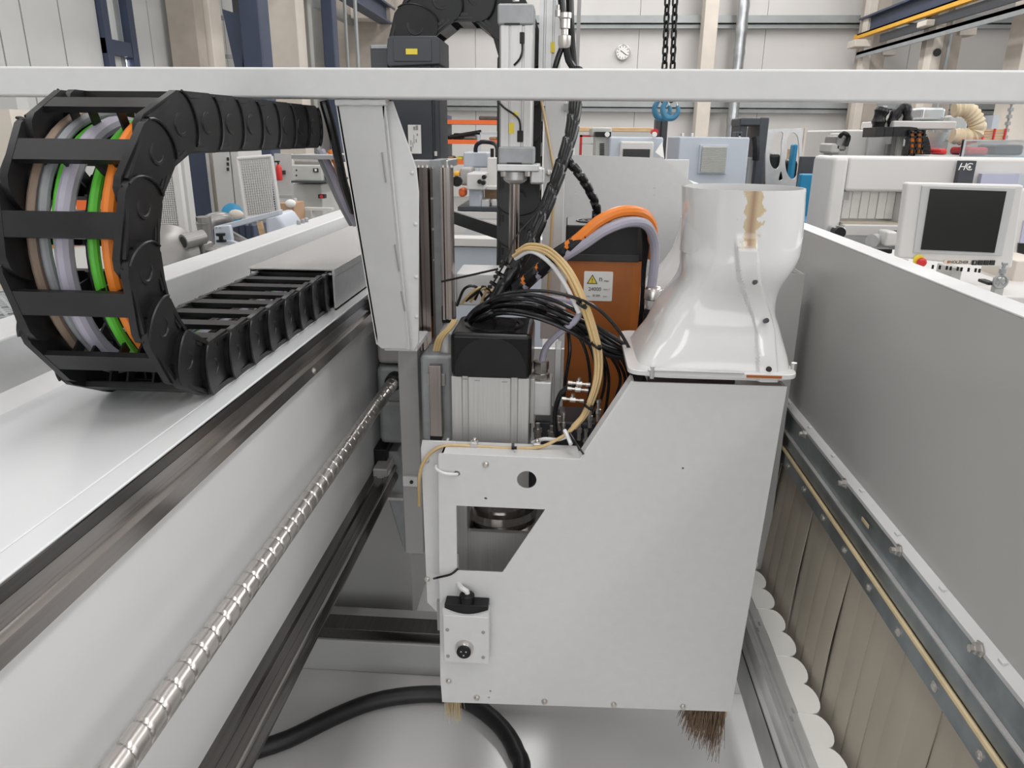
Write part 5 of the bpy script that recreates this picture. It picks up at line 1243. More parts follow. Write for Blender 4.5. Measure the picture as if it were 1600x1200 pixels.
# acrylic guard and blue table behind it
ag = thing('acrylic_guard', 'clear acrylic guard sheet above the long white machine', 'guard', P(1560, 240, Y=4.9))
b = MB(); x0, x1, z0, z1 = RX(1503, 221, 1680, 246, 4.9); b.box(x0, x1, 4.9, 4.912, z0, z1); obj('sheet', b, 'glass', ag)
b = MB(); b.box(x0, x0 + .012, 4.89, 4.92, z0, z1); b.box(x0, x1, 4.89, 4.92, z1, z1 + .008); obj('edge', b, 'duct', ag)
b = MB(); gbox(b, 1500, 246, 1700, 5.0, .4); one('blue_table', 'blue-edged table behind the clear guard', 'table', b, 'teal')
b = MB(); gbox(b, 1452, 243, 1503, 5.0, .3); one('white_table', 'white low cabinet under the bellows', 'cabinet', b, 'machwhite')
for k, (px0, px1, py0, m, lab) in enumerate(((1512, 1545, 230, 'red', 'red tool box behind the clear guard'), (1555, 1600, 226, 'servo', 'dark motor unit behind the clear guard'), (1470, 1482, 232, 'red', 'small red part at the foot of the bellows'))):
    b = MB(); pbox(b, px0, py0, px1, 243 if k != 2 else 242, 5.15, .25); one('tool_box' if k == 0 else 'motor_unit' if k == 1 else 'red_part', lab, 'box' if k != 1 else 'motor', b, m, bevel=.02)
# crates and uprights at far right
for k, (px0, px1, py0, py1) in enumerate(((1536, 1571, 202, 219),)):
    cr = thing('wooden_crate', 'pink-brown slatted crate on the rack behind the beige hose', 'crate', P(1553, 219, Y=7.5))
    for s in range(4):
        b = MB(); pbox(b, px0, py0 + s * 4.3, px1, py0 + s * 4.3 + 3.6, 7.5, .3); obj('slat', b, 'wood', cr)
    for px in (px0, 1553, px1 - 1): b = MB(); pbox(b, px, py0 - 1, px + 2, py1, 7.48, .02); obj('batten', b, 'red', cr)
    b = MB(); gbox(b, px0 - 4, 219, px1 + 4, 7.4, .6); one('crate_rack', 'grey rack carrying the slatted crate', 'rack', b, 'machgrey')
b = MB(); gbox(b, 1553, 180, 1563, 8, .3); one('grey_box_post', 'pale box post between crate and right column', 'post', b, 'bluegrey')
b = MB(); x0, x1, _, _ = RX(1572, 190, 1577, 220, 7.6); 
for k in range(12): b.box(x0, x1, 7.6, 7.65, 1.2 + k * .06, 1.23 + k * .06)
b.box(x0 + .01, x1 - .01, 7.61, 7.64, 0, 2.0); one('rack_upright', 'slotted rack upright beside the slatted crate', 'rack', b, 'ledge')
b = MB(); gbox(b, 1518, 172, 1536, 8.2, .3); one('dark_cabinet', 'tall dark cabinet behind the beige hose', 'cabinet', b, 'servo')
b = MB(); gbox(b, 1290, 168, 1336, 16.5, .4); one('corner_pier', 'pale concrete pier at the back corner left of the far machine', 'column', b, 'paleconc') if False else None
# vacuum unit left of it
vu = thing('pump_unit', 'small dark motor unit left of the white far machine', 'motor', P(1312, 232, Y=5.4))
for nm, (a, c, d_, e), m in (('motor', (1306, 212, 1324, 236), 'castal'), ('gearbox', (1298, 224, 1314, 240), 'machgrey'), ('top_box', (1314, 208, 1328, 218), 'machgrey')):
    b = MB(); pbox(b, a, c, d_, e, 5.4, .25); obj(nm, b, m, vu, .015)
b = MB(); b.tube([P(1312, 214, Y=5.38), P(1318, 208, Y=5.36), P(1326, 214, Y=5.38), P(1322, 228, Y=5.37)], .014, 8); obj('hose', b, 'black', vu)
b = MB(); b.cyl(P(1258, 210, Y=6.8), P(1322, 212, Y=6.8), .012, 8); q = P(1259, 206, Y=6.8); b.cyl(q, (q.x, 6.8, 0), .012, 8); one('stop_bar', 'thin horizontal bar before the back wall at right', 'bar', b, 'ledge')
b = MB(); pbox(b, 1273, 225, 1285, 237, 6.62, .1); one('yellow_box', 'small yellow box on the blue stand', 'box', b, 'yellow', bevel=.01)
b = MB(); gbox(b, 1266, 220, 1273, 6.65, .1); pbox(b, 1266, 222, 1288, 225, 6.65, .05); one('blue_stand', 'thin blue stand beside the small yellow box', 'stand', b, 'teal')
b = MB(); gbox(b, 1254, 245, 1280, 4.6, .06); one('dark_cabinet', 'dark cabinet between the cut-out board and the white machine', 'cabinet', b, 'servo')
b = MB(); gbox(b, 1252, 272, 1280, 4.4, .06); one('blue_machine', 'bright blue machine part right of the hood rim', 'machine', b, 'teal', bevel=.01)
b = MB(); gbox(b, 1246, 299, 1262, 4.2, .06); one('blue_box', 'bright blue box below the blue machine part', 'box', b, 'teal')
# cut-out board
cbd = thing('cutout_board', 'pale grey board with tall rounded cut-outs leaning behind the hood', 'board', P(1225, 290, Y=5))
Yk = 5.0
o_ = [xz(*p, Yk) for p in ((1196, 202), (1253, 200), (1252, 300), (1196, 300))]
def blob(pts): return [xz(x, y, Yk) for x, y in pts]
def bez(pts):
    sp_ = spline([Vector((x, y, 0)) for x, y in pts], 3, True); return [xz(v.x, v.y, Yk) for v in sp_]
h1 = bez([(1223, 208), (1221, 222), (1220, 240), (1217, 260), (1210, 264), (1203, 255), (1202, 235), (1206, 215), (1216, 206)])
h2 = bez([(1238, 207), (1246, 214), (1248, 240), (1246, 270), (1238, 280), (1229, 270), (1226, 250), (1228, 225), (1231, 212)])
h3 = bez([(1220, 267), (1223, 280), (1216, 281)])
flat([o_, h1, h2, h3], .02, Yk, 'board', 'aludull', cbd)
b = MB(); pbox(b, 1252, 200, 1255, 300, Yk + .01, .03); obj('board_edge', b, 'paleconc', cbd)
b = MB(); gbox(b, 1241, 225, 1248, 5.6, .1); one('blue_chair', 'blue curved chair seen through the cut-out board', 'chair', b, 'teal', bevel=.02)
b = MB(); gbox(b, 1226, 250, 1249, 5.75, .4); one('black_stool', 'black padded stool seen through the cut-out board', 'stool', b, 'black', bevel=.03)
b = MB(); gbox(b, 1201, 240, 1222, 5.8, .3); one('black_bin', 'black bin seen through the left cut-out of the board', 'bin', b, 'black', bevel=.03)
b = MB(); gbox(b, 1236, 233, 1242, 6.3, .1); one('wood_piece', 'small wooden piece seen through the cut-out board', 'board', b, 'wood')
# dark portal frame
df = thing('dark_portal', 'dark grey steel portal left of the cut-out board', 'frame', P(1180, 290, Y=4.6))
b = MB(); gbox(b, 1188, 183, 1203, 4.6, .3); obj('post', b, 'servo', df, .01)
b = MB(); pbox(b, 1156, 184, 1190, 197, 4.6, .25); obj('lintel', b, 'servo', df, .01)
b = MB(); pbox(b, 1156, 195, 1167, 216, 4.62, .25); obj('drop_arm', b, 'servo', df, .005)
b = MB(); gbox(b, 1170, 246, 1185, 4.65, .2); obj('column_base', b, 'greypaint', df, .01)
b = MB(); gbox(b, 1168, 200, 1188, 4.95, .04, 1.4); obj('back_panel', b, 'aludull', df)
b = MB(); b.tube([P(1180, 214, Y=4.55), P(1182, 230, Y=4.54), P(1181, 250, Y=4.55)], .02, 8); obj('hose', b, 'black', df)
# blue-grey cabinet with louvre
lc = thing('control_cabinet', 'pale blue-grey control cabinet with louvred vent', 'cabinet', (.6, 4.2, 0))
b = MB(); x0, x1, zt = gbox(b, 1062, 214, 1172, 4.2, .5); obj('body', b, 'bluegrey', lc, .008)
b = MB(); pbox(b, 1150, 206, 1160, 214, 4.3, .1); obj('cable_port', b, 'servo', lc, .005)
b = MB(); pbox(b, 1092, 226, 1137, 272, 4.185, .02); obj('vent_frame', b, 'bluegrey', lc, .004)
vx0, vx1, vz0, vz1 = RX(1096, 229, 1134, 269, 4.18)
b = MB(); b.box(vx0, vx1, 4.182, 4.19, vz0, vz1); obj('vent_back', b, 'servo', lc)
for k in range(14):
    z = vz0 + (vz1 - vz0) * (k + .5) / 14; b = MB(); b.box(vx0, vx1, 4.172, 4.186, z - .0045, z + .0035, Matrix.Rotation(.35, 3, 'X')); obj('louvre', b, 'machgrey', lc)
for px in (1065, 1080, 1154): b = MB(); pbox(b, px, 208, px + 4, 214, 4.3, .05); obj('lifting_eye', b, 'aludull', lc, .003)
# panel machine with touch screen
pm = thing('screen_cabinet', 'pale cabinet with small dark display behind the grey sheet', 'cabinet', (.2, 3.9, 0))
b = MB(); gbox(b, 953, 214, 1037, 3.9, .5); obj('body', b, 'bluegrey', pm, .01)
b = MB(); pbox(b, 968, 221, 1021, 262, 3.87, .04); obj('screen_frame', b, 'machwhite', pm, .01)
b = MB(); pbox(b, 973, 233, 1015, 258, 3.862, .01); obj('display', b, 'screen', pm)
b = MB(); pbox(b, 929, 213, 954, 300, 4.0, .4); obj('side_panel', b, 'machgrey', pm, .008)
b = MB()
for k in range(7): pbox(b, 937, 224 + k * 3.2, 944, 225.6 + k * 3.2, 3.99, .012)
obj('vent_slots', b, 'ink', pm)
b = MB(); pbox(b, 930, 206, 955, 213, 3.98, .3); obj('dark_slot', b, 'black', pm)
for px in (949, 1023):
    b = MB(); q = P(px, 210, Y=3.88); b.lathe(q, (0, 1, 0), [(0, .012), (.02, .012)], 12); obj('lifting_eye', b, 'label', pm)
b = MB(); pbox(b, 924, 199, 956, 214, 4.2, .5); one('grey_box', 'grey-beige box on top of the screen cabinet at left', 'box', b, 'machgrey', bevel=.01)
b = MB(); a = [P(1035, 222, Y=3.85), P(1038, 248, Y=3.85), P(1024, 238, Y=3.83)]; b.hexa(a, [v + Vector((0, .006, .003)) for v in a]); one('paper_sheet', 'loose white paper corner hanging from the screen cabinet', 'paper', b, 'label')
rf_ = thing('red_barrier', 'thin red barrier left of the screen cabinet', 'frame', P(915, 240, Y=4.4))
for r in ((906, 211, 910), (906, 211, 936)):
    b = MB(); gbox(b, *r, 4.45, .04, 0 if r[2] == 910 else P(915, 214, Y=4.45).z); obj('bar', b, 'red', rf_)
b = MB(); pbox(b, 908, 224, 935, 226, 4.46, .02); obj('thin_bar', b, 'aludull', rf_)
b = MB(); pbox(b, 900, 199, 1024, 206, 8.5, .3); one('timber_beam', 'orange-brown timber lying behind the screen cabinet', 'board', b, 'wood', bevel=.01)
b = MB(); gbox(b, 900, 206, 1024, 8.4, .5); one('timber_rack', 'pale rack under the orange-brown timber', 'rack', b, 'hallpanel')
for px0, px1, py0, lab in ((1026, 1032, 186, 'left dark post below the blue hooks'), (1035, 1044, 186, 'right dark post below the blue hooks')):
    b = MB(); gbox(b, px0, py0, px1, 5.6, .15); one('dark_post', lab, 'post', b, 'servo')
b = MB(); q = P(1024, 206, Y=5.5); b.lathe(q, (0, 1, 0), [(0, .022), (.12, .022)], 12); b.box(q.x - .01, q.x + .01, 5.55, 5.58, 0, q.z); one('red_beacon', 'small red beacon next to the left dark post', 'lamp', b, 'red')
# ================================================================== orange shelves and grey machine
sh = thing('orange_shelving', 'shelf unit with orange beams behind the pneumatic cylinder', 'shelf', (-1.5, 12, 0))
Ysh = 11
for py in (191, 222, 254, 286):
    b = MB(); x0, x1, z0, z1 = RX(692, py - 3.5, 830, py + 3.5, Ysh); b.box(x0, x1, Ysh, Ysh + .06, z0, z1); obj('beam', b, 'shelforange', sh)
    b = MB(); b.box(x0, x1, Ysh + .06, Ysh + .6, z0, z0 + .03); obj('board', b, 'ledge', sh)
for px in (692, 828):
    x = P(px, 220, Y=Ysh).x; b = MB(); b.box(x - .04, x + .04, Ysh + .02, Ysh + .6, 0, P(760, 180, Y=Ysh).z); obj('upright', b, 'blue', sh)
sr = random.Random(5)
names = {(191, 0): 'dark case on the top orange shelf'}
def shelf_item(px0, px1, py0, py1, m, nm, lab, cat): 
    b = MB(); pbox(b, px0, py0, px1, py1, Ysh + .1, .3); one(nm, lab, cat, b, m, bevel=.02)
shelf_item(748, 782, 181, 188, 'browndark', 'dark_case', 'dark brown case on the top orange shelf', 'case')
shelf_item(708, 722, 208, 218.5, 'servo', 'tool_case', 'dark tool case at the left of the middle orange shelf', 'case')
shelf_item(724, 744, 211, 218.5, 'castal', 'machine_part', 'grey machine part in the middle of the middle orange shelf', 'part')
shelf_item(694, 706, 213, 218.5, 'black', 'black_tool', 'small black tool at the left end of the middle orange shelf', 'tool')
shelf_item(764, 776, 214, 218.5, 'card', 'carton', 'carton behind the grey stand on the middle orange shelf', 'box')
b = MB(); b.cyl(P(704, 214, Y=Ysh + .05), P(752, 206, Y=Ysh + .05), .028, 8); one('black_tube', 'long black tube lying across the middle orange shelf', 'tube', b, 'black')
shelf_item(698, 708, 244, 250.5, 'card', 'carton', 'left carton on the lowest visible orange shelf', 'box')
shelf_item(712, 722, 245, 250.5, 'yellow', 'carton', 'yellowish carton on the lowest visible orange shelf', 'box')
gf = thing('grey_stand', 'grey rectangular stand before the middle orange shelf', 'stand', P(765, 250, Y=9))
for r in ((746, 207, 750), (746, 207, 800)):
    b = MB(); gbox(b, *r, 9, .06, 0 if r[2] == 750 else P(765, 210.5, Y=9).z); obj('bar', b, 'bluegrey', gf)
km = thing('saw_machine', 'white and grey machine with orange parts behind the cylinder rod', 'machine', (-.55, 4, 0))
Ym = 4.2
b = MB(); pbox(b, 724, 238, 762, 262, Ym + .3, .2); obj('back_cover', b, 'bluegrey', km, .01)
b = MB(); pbox(b, 761, 246, 777, 293, Ym + .1, .2); obj('tower', b, 'machwhite', km, .008)
b = MB(); pbox(b, 729, 271, 757, 297, Ym - .1, .3); obj('head', b, 'machwhite', km, .008)
b = MB(); pbox(b, 733, 295, 752, 344, Ym - .05, .15); obj('column', b, 'bluegrey', km, .008)
b = MB(); pbox(b, 718, 262, 736, 290, Ym + .1, .2); obj('motor', b, 'greypaint', km, .015)
b = MB(); pbox(b, 754, 291, 800, 297, Ym, .3); obj('arm', b, 'machwhite', km, .005)
b = MB(); pbox(b, 757, 297, 797, 312, Ym + .15, .02); obj('brush_strip', b, 'wood', km)
b = MB(); pbox(b, 768, 312, 820, 324, Ym, .3); obj('bed', b, 'machwhite', km, .005)
b = MB(); pbox(b, 715, 324, 830, 330, Ym - .1, .5); obj('slide', b, 'servo', km)
b = MB(); pbox(b, 706, 331, 830, 343, Ym - .1, .5); obj('bed_front', b, 'machwhite', km, .005)
b = MB(); pbox(b, 752, 312, 764, 333, Ym - .05, .1); obj('slide_block', b, 'aludull', km, .004)
q = P(715, 283, Y=Ym - .05); b = MB(); b.lathe(q, (0, -1, 0), [(0, .028), (.03, .028), (.03, .018), (.02, .016)], 18); obj('wheel', b, 'black', km)
b = MB(); pbox(b, 716, 294, 727, 308, Ym - .05, .1); obj('orange_guard', b, 'shelforange', km, .015)
b = MB(); pbox(b, 708, 268, 718, 276, Ym + .1, .1); obj('brass_part', b, 'crane', km, .01)
for px, py in ((749, 284), (756, 277), (755, 286)):
    b = MB(); q = P(px, py, Y=Ym - .12); b.cyl(q, q + Vector((0, .05, 0)), .012, 10); obj('knob', b, 'black', km)
b = MB(); b.tube([P(743, 238, Y=Ym + .25), P(744, 228, Y=Ym + .25), P(752, 222, Y=Ym + .25), (P(768, 223, Y=Ym + .25)), P(776, 229, Y=Ym + .2), P(777, 245, Y=Ym + .15)], .012, 8); obj('hose', b, 'black', km)
b = MB(); b.cyl(P(769, 232, Y=Ym + .15), P(769, 248, Y=Ym + .15), .01, 8); obj('spindle', b, 'black', km)
b = MB(); pbox(b, 776, 272, 800, 292, Ym + .4, .1); obj('blue_panel', b, 'blue', km)
# roller table and white beams in front of it
rt = thing('roller_table', 'grey slatted conveyor table behind the tangle of cables', 'table', (-.4, 3.2, 0))
zt = P(760, 352, Y=3.2).z
x0 = P(700, 352, Y=3.1).x; x1 = P(850, 352, Y=3.1).x
for k in range(22):
    y = 3.2 + k * .03; b = MB(); b.box(x0, x1, y, y + .02, H - .46, H - .44); obj('slat', b, 'ledge', rt)
b = MB(); b.box(x0, x1, 3.19, 3.9, H - .5, H - .465); obj('tray', b, 'servo', rt)
b = MB(); pbox(b, 690, 373, 850, 386, 3.08, .1); obj('front_rail', b, 'machwhite', rt, .004)
b = MB(); gbox(b, 690, 387, 850, 3.1, .1); obj('front_panel', b, 'bluegrey', rt)
b = MB(); a = [P(706, 330, Y=1.9), P(706, 349, Y=1.9), P(812, 386, Y=1.7), P(812, 364, Y=1.7)]; b.hexa(a, [v + Vector((0, .02, 0)) for v in a]); one('black_bar', 'flat black bar slanting behind the cylinder rod', 'bar', b, 'black')
# ================================================================== background, left side
bp_ = thing('blue_door_frame', 'wide dark blue steel plate column behind the chain loop', 'column', P(298, 290, Y=6.5))
b = MB(); gbox(b, 274, 200, 317, 6.5, .1); obj('plate', b, 'blue', bp_)
b = MB(); gbox(b, 316, 200, 321, 6.48, .1); obj('edge', b, 'hallpanel', bp_); b = MB(); gbox(b, 321, 200, 326, 6.5, .1); obj('dark_edge', b, 'concrete', bp_)
# perforated panel
pf = thing('perforated_panel', 'white perforated metal panel right beside the chain loop', 'panel', P(262, 370, Y=3.4))
b = MB(); x0, x1, z0, z1 = RX(205, 232, 279, 386, 3.4); nx, nz_ = 22, 46
for k in range(nx + 1): x = x0 + (x1 - x0) * k / nx; b.box(x - .003, x + .003, 3.4, 3.404, z0, z1)
for k in range(nz_ + 1): z = z0 + (z1 - z0) * k / nz_; b.box(x0, x1, 3.4, 3.404, z - .0022, z + .0022)
obj('perforated_sheet', b, 'machwhite', pf, kind='stuff')
b = MB(); b.box(x1 - .01, x1 + .02, 3.39, 3.42, z0, z1); obj('edge', b, 'machwhite', pf)
b = MB(); gbox(b, 180, 230, 284, 5.2, .08); one('white_screen_wall', 'pale partition behind the perforated panel', 'partition', b, 'hallpanel')
wd = thing('white_cabinet', 'tall white double-door cabinet behind the beam', 'cabinet', P(360, 350, Y=6.2))
for a, c in ((326, 354), (355, 368)):
    b = MB(); gbox(b, a, 200, c, 6.2, .5); obj('door', b, 'hallpanel', wd, .01)
b = MB()
for k in range(3): pbox(b, 354, 246 + k * 8, 355.5, 251 + k * 8, 6.17, .03)
obj('hinge', b, 'ink', wd)
# sloping white grid guard
gd = thing('grid_guard', 'white wire guard tilted open over the grey machine', 'guard', P(400, 340, Y=3.6))
Yg = 3.6
A, B, C_, D = P(371, 248, Y=Yg), P(424, 244, Y=Yg), P(437, 335, Y=Yg), P(385, 341, Y=Yg)
for a, c in ((A, B), (B, C_), (C_, D), (D, A)):
    b = MB(); b.cyl(a, c, .009, 8); obj('frame_bar', b, 'machwhite', gd)
b = MB()
for k in range(1, 24):
    t = k / 24; b.cyl(A.lerp(D, t), B.lerp(C_, t), .002, 4)
for k in range(1, 15):
    t = k / 15; b.cyl(A.lerp(B, t), D.lerp(C_, t), .002, 4)
obj('wire_grid', b, 'machwhite', gd, kind='stuff')
b = MB(); a = [A + Vector((0, .03, 0)), B + Vector((-.02, .03, 0)), C_ + Vector((-.04, .03, 0)), D + Vector((0, .03, 0))]; b.hexa(a, [v + Vector((0, .006, 0)) for v in a]); obj('backing', b, 'hallpanel', gd)
b = MB(); b.cyl(P(434, 330, Y=Yg), P(448, 357, Y=Yg), .008, 8); obj('hinge_arm', b, 'machwhite', gd)
# fire extinguisher
fe = thing('fire_extinguisher', 'red fire extinguisher on the far wall', 'fire extinguisher', P(437, 282, Y=8))
q = P(437, 282, Y=8); r = 4.6 / F * 8
b = MB(); b.lathe(q, (0, 0, 1), [(0, r * .9), (.01, r), (.125, r), (.15, r * .8), (.165, r * .35)], 16); obj('bottle', b, 'red', fe)
b = MB(); b.cyl(q + Vector((0, 0, .16)), q + Vector((0, 0, .19)), r * .3, 8); b.box(q.x - r, q.x + r * .4, 7.98, 8.02, q.z + .185, q.z + .2); obj('valve', b, 'black', fe)
# grinding machine
gm = thing('grey_machine', 'beige-grey bench machine with top vents near the bracket', 'machine', P(485, 345, Y=5.5))
Yq = 5.5
b = MB(); pbox(b, 455, 258, 503, 283, Yq, .5); obj('head', b, 'machgrey', gm, .01)
b = MB(); pbox(b, 455, 283, 510, 286, Yq - .1, .6); obj('table', b, 'servo', gm)
b = MB(); gbox(b, 457, 287, 502, Yq + .05, .4); obj('base', b, 'machgrey', gm, .01)
b = MB(); pbox(b, 503, 262, 512, 280, Yq + .05, .3); obj('drive', b, 'servo', gm, .01)
b = MB(); pbox(b, 460, 251, 500, 258, Yq + .1, .3); obj('motor_top', b, 'castal', gm, .01)
b = MB(); pbox(b, 489, 263, 497, 269, Yq - .01, .02); sw_ = obj('switch', b, 'ink', gm, .002); b = MB(); pbox(b, 491.5, 264, 494.5, 267.5, Yq - .016, .01); obj('switch_mark', b, 'label', sw_)
b = MB()
for px, py in ((463, 266), (463, 274)): q = P(px, py, Y=Yq - .004); b.cyl(q, q + Vector((0, .01, 0)), .006, 8)
obj('screws', b, 'ink', gm)
b = MB(); pbox(b, 497, 304, 507, 310, Yq - .02, .05); es = obj('red_switch', b, 'ink', gm); q = P(502, 307, Y=Yq - .03); b = MB(); b.cyl(q, q + Vector((0, .02, 0)), .012, 10); obj('switch_button', b, 'red', es)
b = MB(); pbox(b, 474, 325, 518, 329, Yq - .5, .06); pbox(b, 486, 329, 488, 350, Yq - .5, .05); obj('side_arm', b, 'machwhite', gm)
b = MB(); gbox(b, 504, 255, 530, 6.2, .3); one('cream_cabinet', 'cream cabinet right of the beige-grey machine', 'cabinet', b, 'paleconc')
b = MB(); pbox(b, 436, 318, 460, 352, 4.8, .2); one('cardboard_box', 'brown open cardboard box left of the beige-grey machine', 'box', b, 'card')
b = MB(); b.sphere(P(454, 318, Y=4.8), .03, 12, (1.2, 1, .9)); one('white_bag', 'crumpled white bag in the cardboard box', 'bag', b, 'label')
b = MB(); pbox(b, 434, 305, 456, 310, 5.0, .05); one('wall_rail', 'thin grey rail above the cardboard box', 'rail', b, 'ledge')
b = MB(); gbox(b, 436, 310, 460, 5.1, .05); one('white_partition', 'white partition behind the cardboard box', 'partition', b, 'hallpanel')
# blue round lid and grey duct
bd = MB(); q = P(363, 334, Y=4.4); bd.lathe(q, (.25, -1, .35), [(0, .062), (.014, .06), (.02, .05)], 28); one('blue_disc', 'round bright blue disc leaning behind the silver elbow pipe', 'disc', bd, 'teal')
b = MB(); b.sphere(P(369, 335, Y=4.25), .035, 12, (1.3, .6, .8)); one('beige_cloth', 'beige cloth bundle in front of the blue disc', 'cloth', b, 'paleconc')
b = MB(); b.tube([Vector((P(322, 372, Y=3.2).x, 3.2, 0)), P(322, 372, Y=3.2), P(320, 358, Y=3.2), P(328, 346, Y=3.25), P(345, 342, Y=3.3), P(356, 345, Y=3.35)], .032, 16, .012); one('elbow_pipe', 'silver elbow pipe behind the white beam', 'pipe', b, 'castal')
# grey machine body with clamp plate
gg = thing('clamp_plate', 'pale blue-grey clamp plate with dark knob behind the beam', 'bracket', P(348, 390, Y=2.4))
b = MB(); b.hexa(*cq([(334, 354), (358, 352), (362, 372), (362, 395), (336, 395)], 2.4, .02)); obj('plate', b, 'bluegrey', gg, .003)
b = MB(); b.hexa(*cq([(334, 354), (437, 328), (437, 336), (334, 364)], 2.46, .03)); obj('arm', b, 'bluegrey', gg, .003)
b = MB(); q = P(346, 378, Y=2.37); b.lathe(q, (0, 0, 1), [(0, .016), (.006, .016), (.008, .007), (.018, .007), (.02, .015), (.028, .015)], 16); obj('knob', b, 'black', gg)
b = MB(); b.hexa(*cq([(336, 378), (360, 376), (382, 384), (382, 396), (336, 396)], 2.39, .02)); obj('shelf', b, 'bluegrey', gg, .002)
b = MB(); b.cyl(P(360, 366, Y=2.5), P(392, 384, Y=2.45), .014, 14); obj('pipe', b, 'castal', gg)
b = MB()
for px, py in ((338, 356), (344, 356)): q = P(px, py, Y=2.398); b.cyl(q, q + Vector((0, -.002, 0)), .003, 8)
obj('screws', b, 'inkgrey', gg)
# blue crates
crt = thing('blue_crate', 'dark blue plastic crate under the clamp arm', 'crate', P(380, 375, Y=3.3))
b = MB(); pbox(b, 364, 352, 397, 378, 3.3, .15); obj('body', b, 'blue', crt, .004)
for px in (371, 381, 390):
    b = MB(); pbox(b, px, 350, px + 1.5, 380, 3.29, .02); obj('rib', b, 'servo', crt)
b = MB(); a, c = cq([(401, 348), (407, 346), (413, 368), (406, 370)], 3.1, .02); b.hexa(a, c); q = P(409, 369, Y=3.1); b.box(q.x - .008, q.x + .008, 3.102, 3.118, 0, q.z); one('wood_strip', 'light wooden strip leaning beside the blue crate', 'board', b, 'wood')
b = MB(); a, c = cq([(412, 338), (432, 332), (446, 352), (446, 362), (416, 366)], 3.0, .2); z_ = Vector((0, 0, 0)); a[3].z = 0; a[4].z = 0; c[3].z = 0; c[4].z = 0; b.hexa(a, c); one('grey_cover', 'rounded pale blue-grey machine cover behind the beam', 'cover', b, 'bluegrey', bevel=.02)
b = MB(); q = P(471, 347, Z=-.208)
for dx in (-.01, .005, .018): b.lathe(q + Vector((0, dx * 2, -.004)), (0, 0, 1), [(0, .005), (.009, .005), (.011, .003)], 10)
one('bolt_pile', 'little group of dark bolts on the rear beam', 'bolt', b, 'greycast')
# blower with motor
bw_ = thing('suction_blower', 'grey cast blower with side motor behind the white beam', 'blower', P(275, 400, Y=1.95))
q = P(262, 398, Y=1.95)
b = MB(); b.lathe(q, (.35, -1, .35), [(-.05, .05), (-.045, .075), (-.02, .082), (.0, .082), (.012, .06), (.02, .05), (.024, .02)], 36); obj('volute', b, 'castal', bw_)
b = MB(); q1 = P(288, 378, Y=1.95); q2 = P(318, 370, Y=2.0); b.cyl(q1, q2, .020, 18); b.cyl(q1 - (q2 - q1) * .05, q1, .021, 18); obj('outlet_pipe', b, 'castal', bw_)
b = MB(); b.cyl(q1 - (q2 - q1) * .06, q1 - (q2 - q1) * .045, .015, 18); obj('pipe_mouth', b, 'ink', bw_)
b = MB(); pbox(b, 300, 380, 320, 410, 2.0, .06); obj('neck', b, 'castal', bw_, .008)
b = MB(); pbox(b, 316, 388, 342, 416, 2.02, .08); obj('motor_block', b, 'castal', bw_, .006)
for k in range(5):
    b = MB(); pbox(b, 318, 391 + k * 4.6, 343, 393.5 + k * 4.6, 2.005, .1); obj('cooling_fin', b, 'castal', bw_)
# mesh walkway table
mw = thing('mesh_table', 'perforated metal mesh table behind the white rear beam', 'table', (-1.1, 1.6, 1.0))
zt = H - .235
b = MB()
X0, X1, Ya, Yb_ = -1.75, -.70, P(0, 503, Z=-.235).y, P(0, 455, Z=-.235).y
n = 70
for k in range(n):
    t = k / n * (Yb_ - Ya + (X1 - X0)); 
    for s in (1, -1):
        pts = []
        # diagonal strands clipped to the rectangle
        if s == 1: a_ = (X0, Ya + t); d_ = (1, -1)
        else: a_ = (X1, Ya + t); d_ = (-1, -1)
        lo = max(0, a_[1] - Yb_); hi = min(X1 - X0, a_[1] - Ya)
        if hi > lo:
            p0 = Vector((a_[0] + d_[0] * lo, a_[1] - lo, zt)); p1 = Vector((a_[0] + d_[0] * hi, a_[1] - hi, zt)); b.cyl(p0, p1, .0034, 4)
obj('mesh_sheet', b, 'greycast', mw, kind='stuff')
b = MB(); b.box(X0, X1, Ya, Yb_, zt - .06, zt - .05); obj('under_tray', b, 'black', mw)
b = MB(); b.box(X1, X1 + .02, .3, Yb_, zt - .05, zt + .002); b.box(X0, X1, Ya - .02, Ya, zt - .05, zt + .003); obj('frame', b, 'servo', mw)
b = MB(); b.box(X0, X1 - .0, .2, Ya - .02, zt - .05, zt - .005); obj('side_shelf', b, 'deck', mw, .003)
for xx in (X0 + .05, X1 - .1):
    b = MB(); b.box(xx, xx + .05, Ya + .1, Ya + .15, 0, zt - .06); obj('leg', b, 'machgrey', mw)
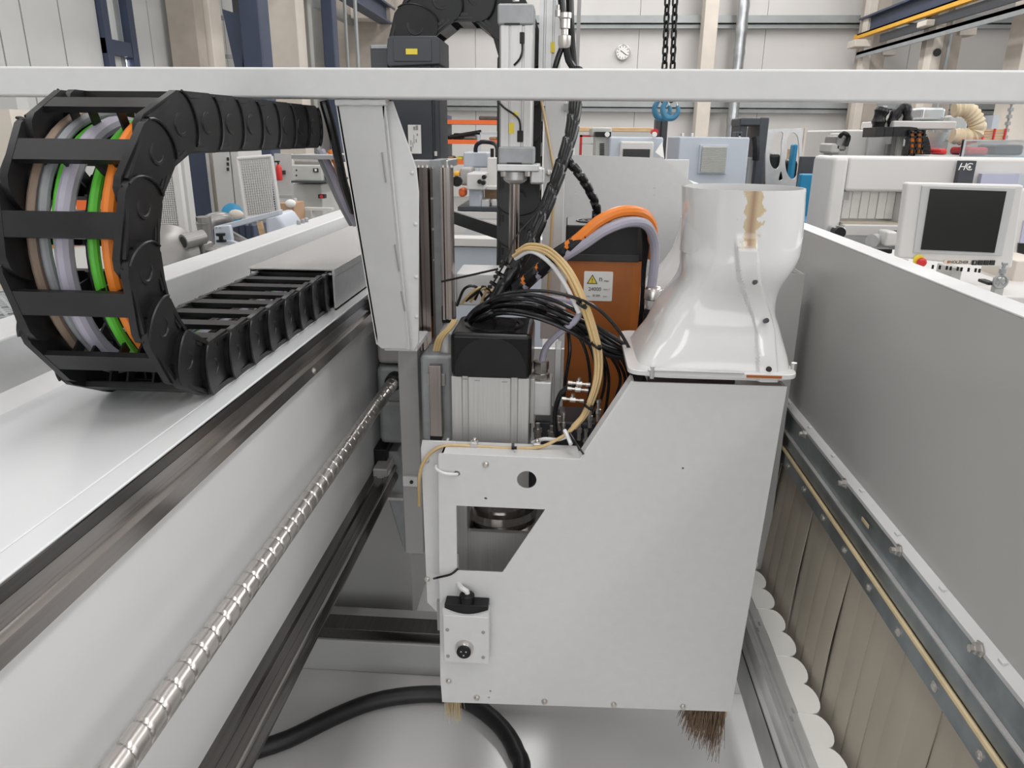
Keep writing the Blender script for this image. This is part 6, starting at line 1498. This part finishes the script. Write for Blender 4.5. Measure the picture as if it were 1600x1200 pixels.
# boxes seen through the chain loop
wb_ = thing('paper_stack', 'white sheets with orange band behind the chain loop', 'paper', P(120, 425, Y=2.0))
b = MB(); a, c = cq([(80, 383), (158, 379), (162, 440), (82, 440)], 2.0, .12); b.hexa(a, c); obj('sheets', b, 'label', wb_)
b = MB(); a, c = cq([(79, 378), (153, 373), (158, 382), (80, 388)], 1.998, .12); b.hexa(a, c); obj('orange_band', b, 'corange', wb_)
b = MB(); pbox(b, 118, 303, 147, 328, 2.6, .15); one('red_carton', 'red-orange carton seen through the chain loop', 'box', b, 'shelforange')
b = MB(); gbox(b, 100, 330, 170, 2.6, .15); one('dark_bench', 'dark bench behind the chain loop', 'bench', b, 'servo')
lw = MB(); gbox(lw, -120, 170, 14, 3.2, .3); one('cream_partition', 'cream partition at the left picture border', 'partition', lw, 'paleconc')
b = MB(); gbox(b, -140, 128, 20, 4.4, .1); one('white_partition', 'white partition behind the energy chain at left', 'partition', b, 'hallpanel')

# stands and legs under the things behind the rear beam and the guard panel
def leg(parent, x, y, z, w=.05, m='machgrey', name='stand'):
    b = MB(); b.box(x - w / 2, x + w / 2, y, y + w, 0, z); obj(name, b, m, parent)
q = P(348, 396, Y=2.43); leg(gg, q.x, 2.43, q.z + .01)
q = P(404, 341, Y=Yg); leg(gd, q.x, Yg + .05, q.z + .1)
q = P(275, 386, Y=3.4); leg(pf, q.x, 3.41, q.z + .1, .03)
q = P(380, 378, Y=3.3); leg(crt, q.x, 3.34, q.z, .1)
q = P(330, 410, Y=2.05); leg(bw_, q.x, 2.04, q.z + .02, .06); q = P(262, 398, Y=2.0); leg(bw_, q.x, 2.0, q.z - .04, .06)
q = P(1310, 238, Y=5.5); leg(vu, q.x, 5.5, q.z, .12)
q = P(1563, 450, Y=1.9); leg(hw, q.x + .01, 1.92, q.z + .02, .02)
q = P(120, 440, Y=2.04); leg(wb_, q.x, 2.04, q.z + .005, .08)
q = P(1400, 250, Y=Yc - .25); leg(ec3, q.x, Yc - .28, P(1400, 210, Y=Yc - .25).z, .03)
q = P(1500, 221, Y=4.9); leg(ag, P(1540, 246, Y=4.9).x, 4.9, P(1540, 246, Y=4.9).z, .03)
b = MB(); gbox(b, 428, 240, 455, 8.12, .05); one('white_wall_board', 'white board on which the fire extinguisher hangs', 'board', b, 'hallpanel')
b = MB(); q = P(437, 270, Y=8); b.box(q.x - .02, q.x + .02, 8.0, 8.13, q.z - .02, q.z + .02); obj('hook', b, 'black', fe)
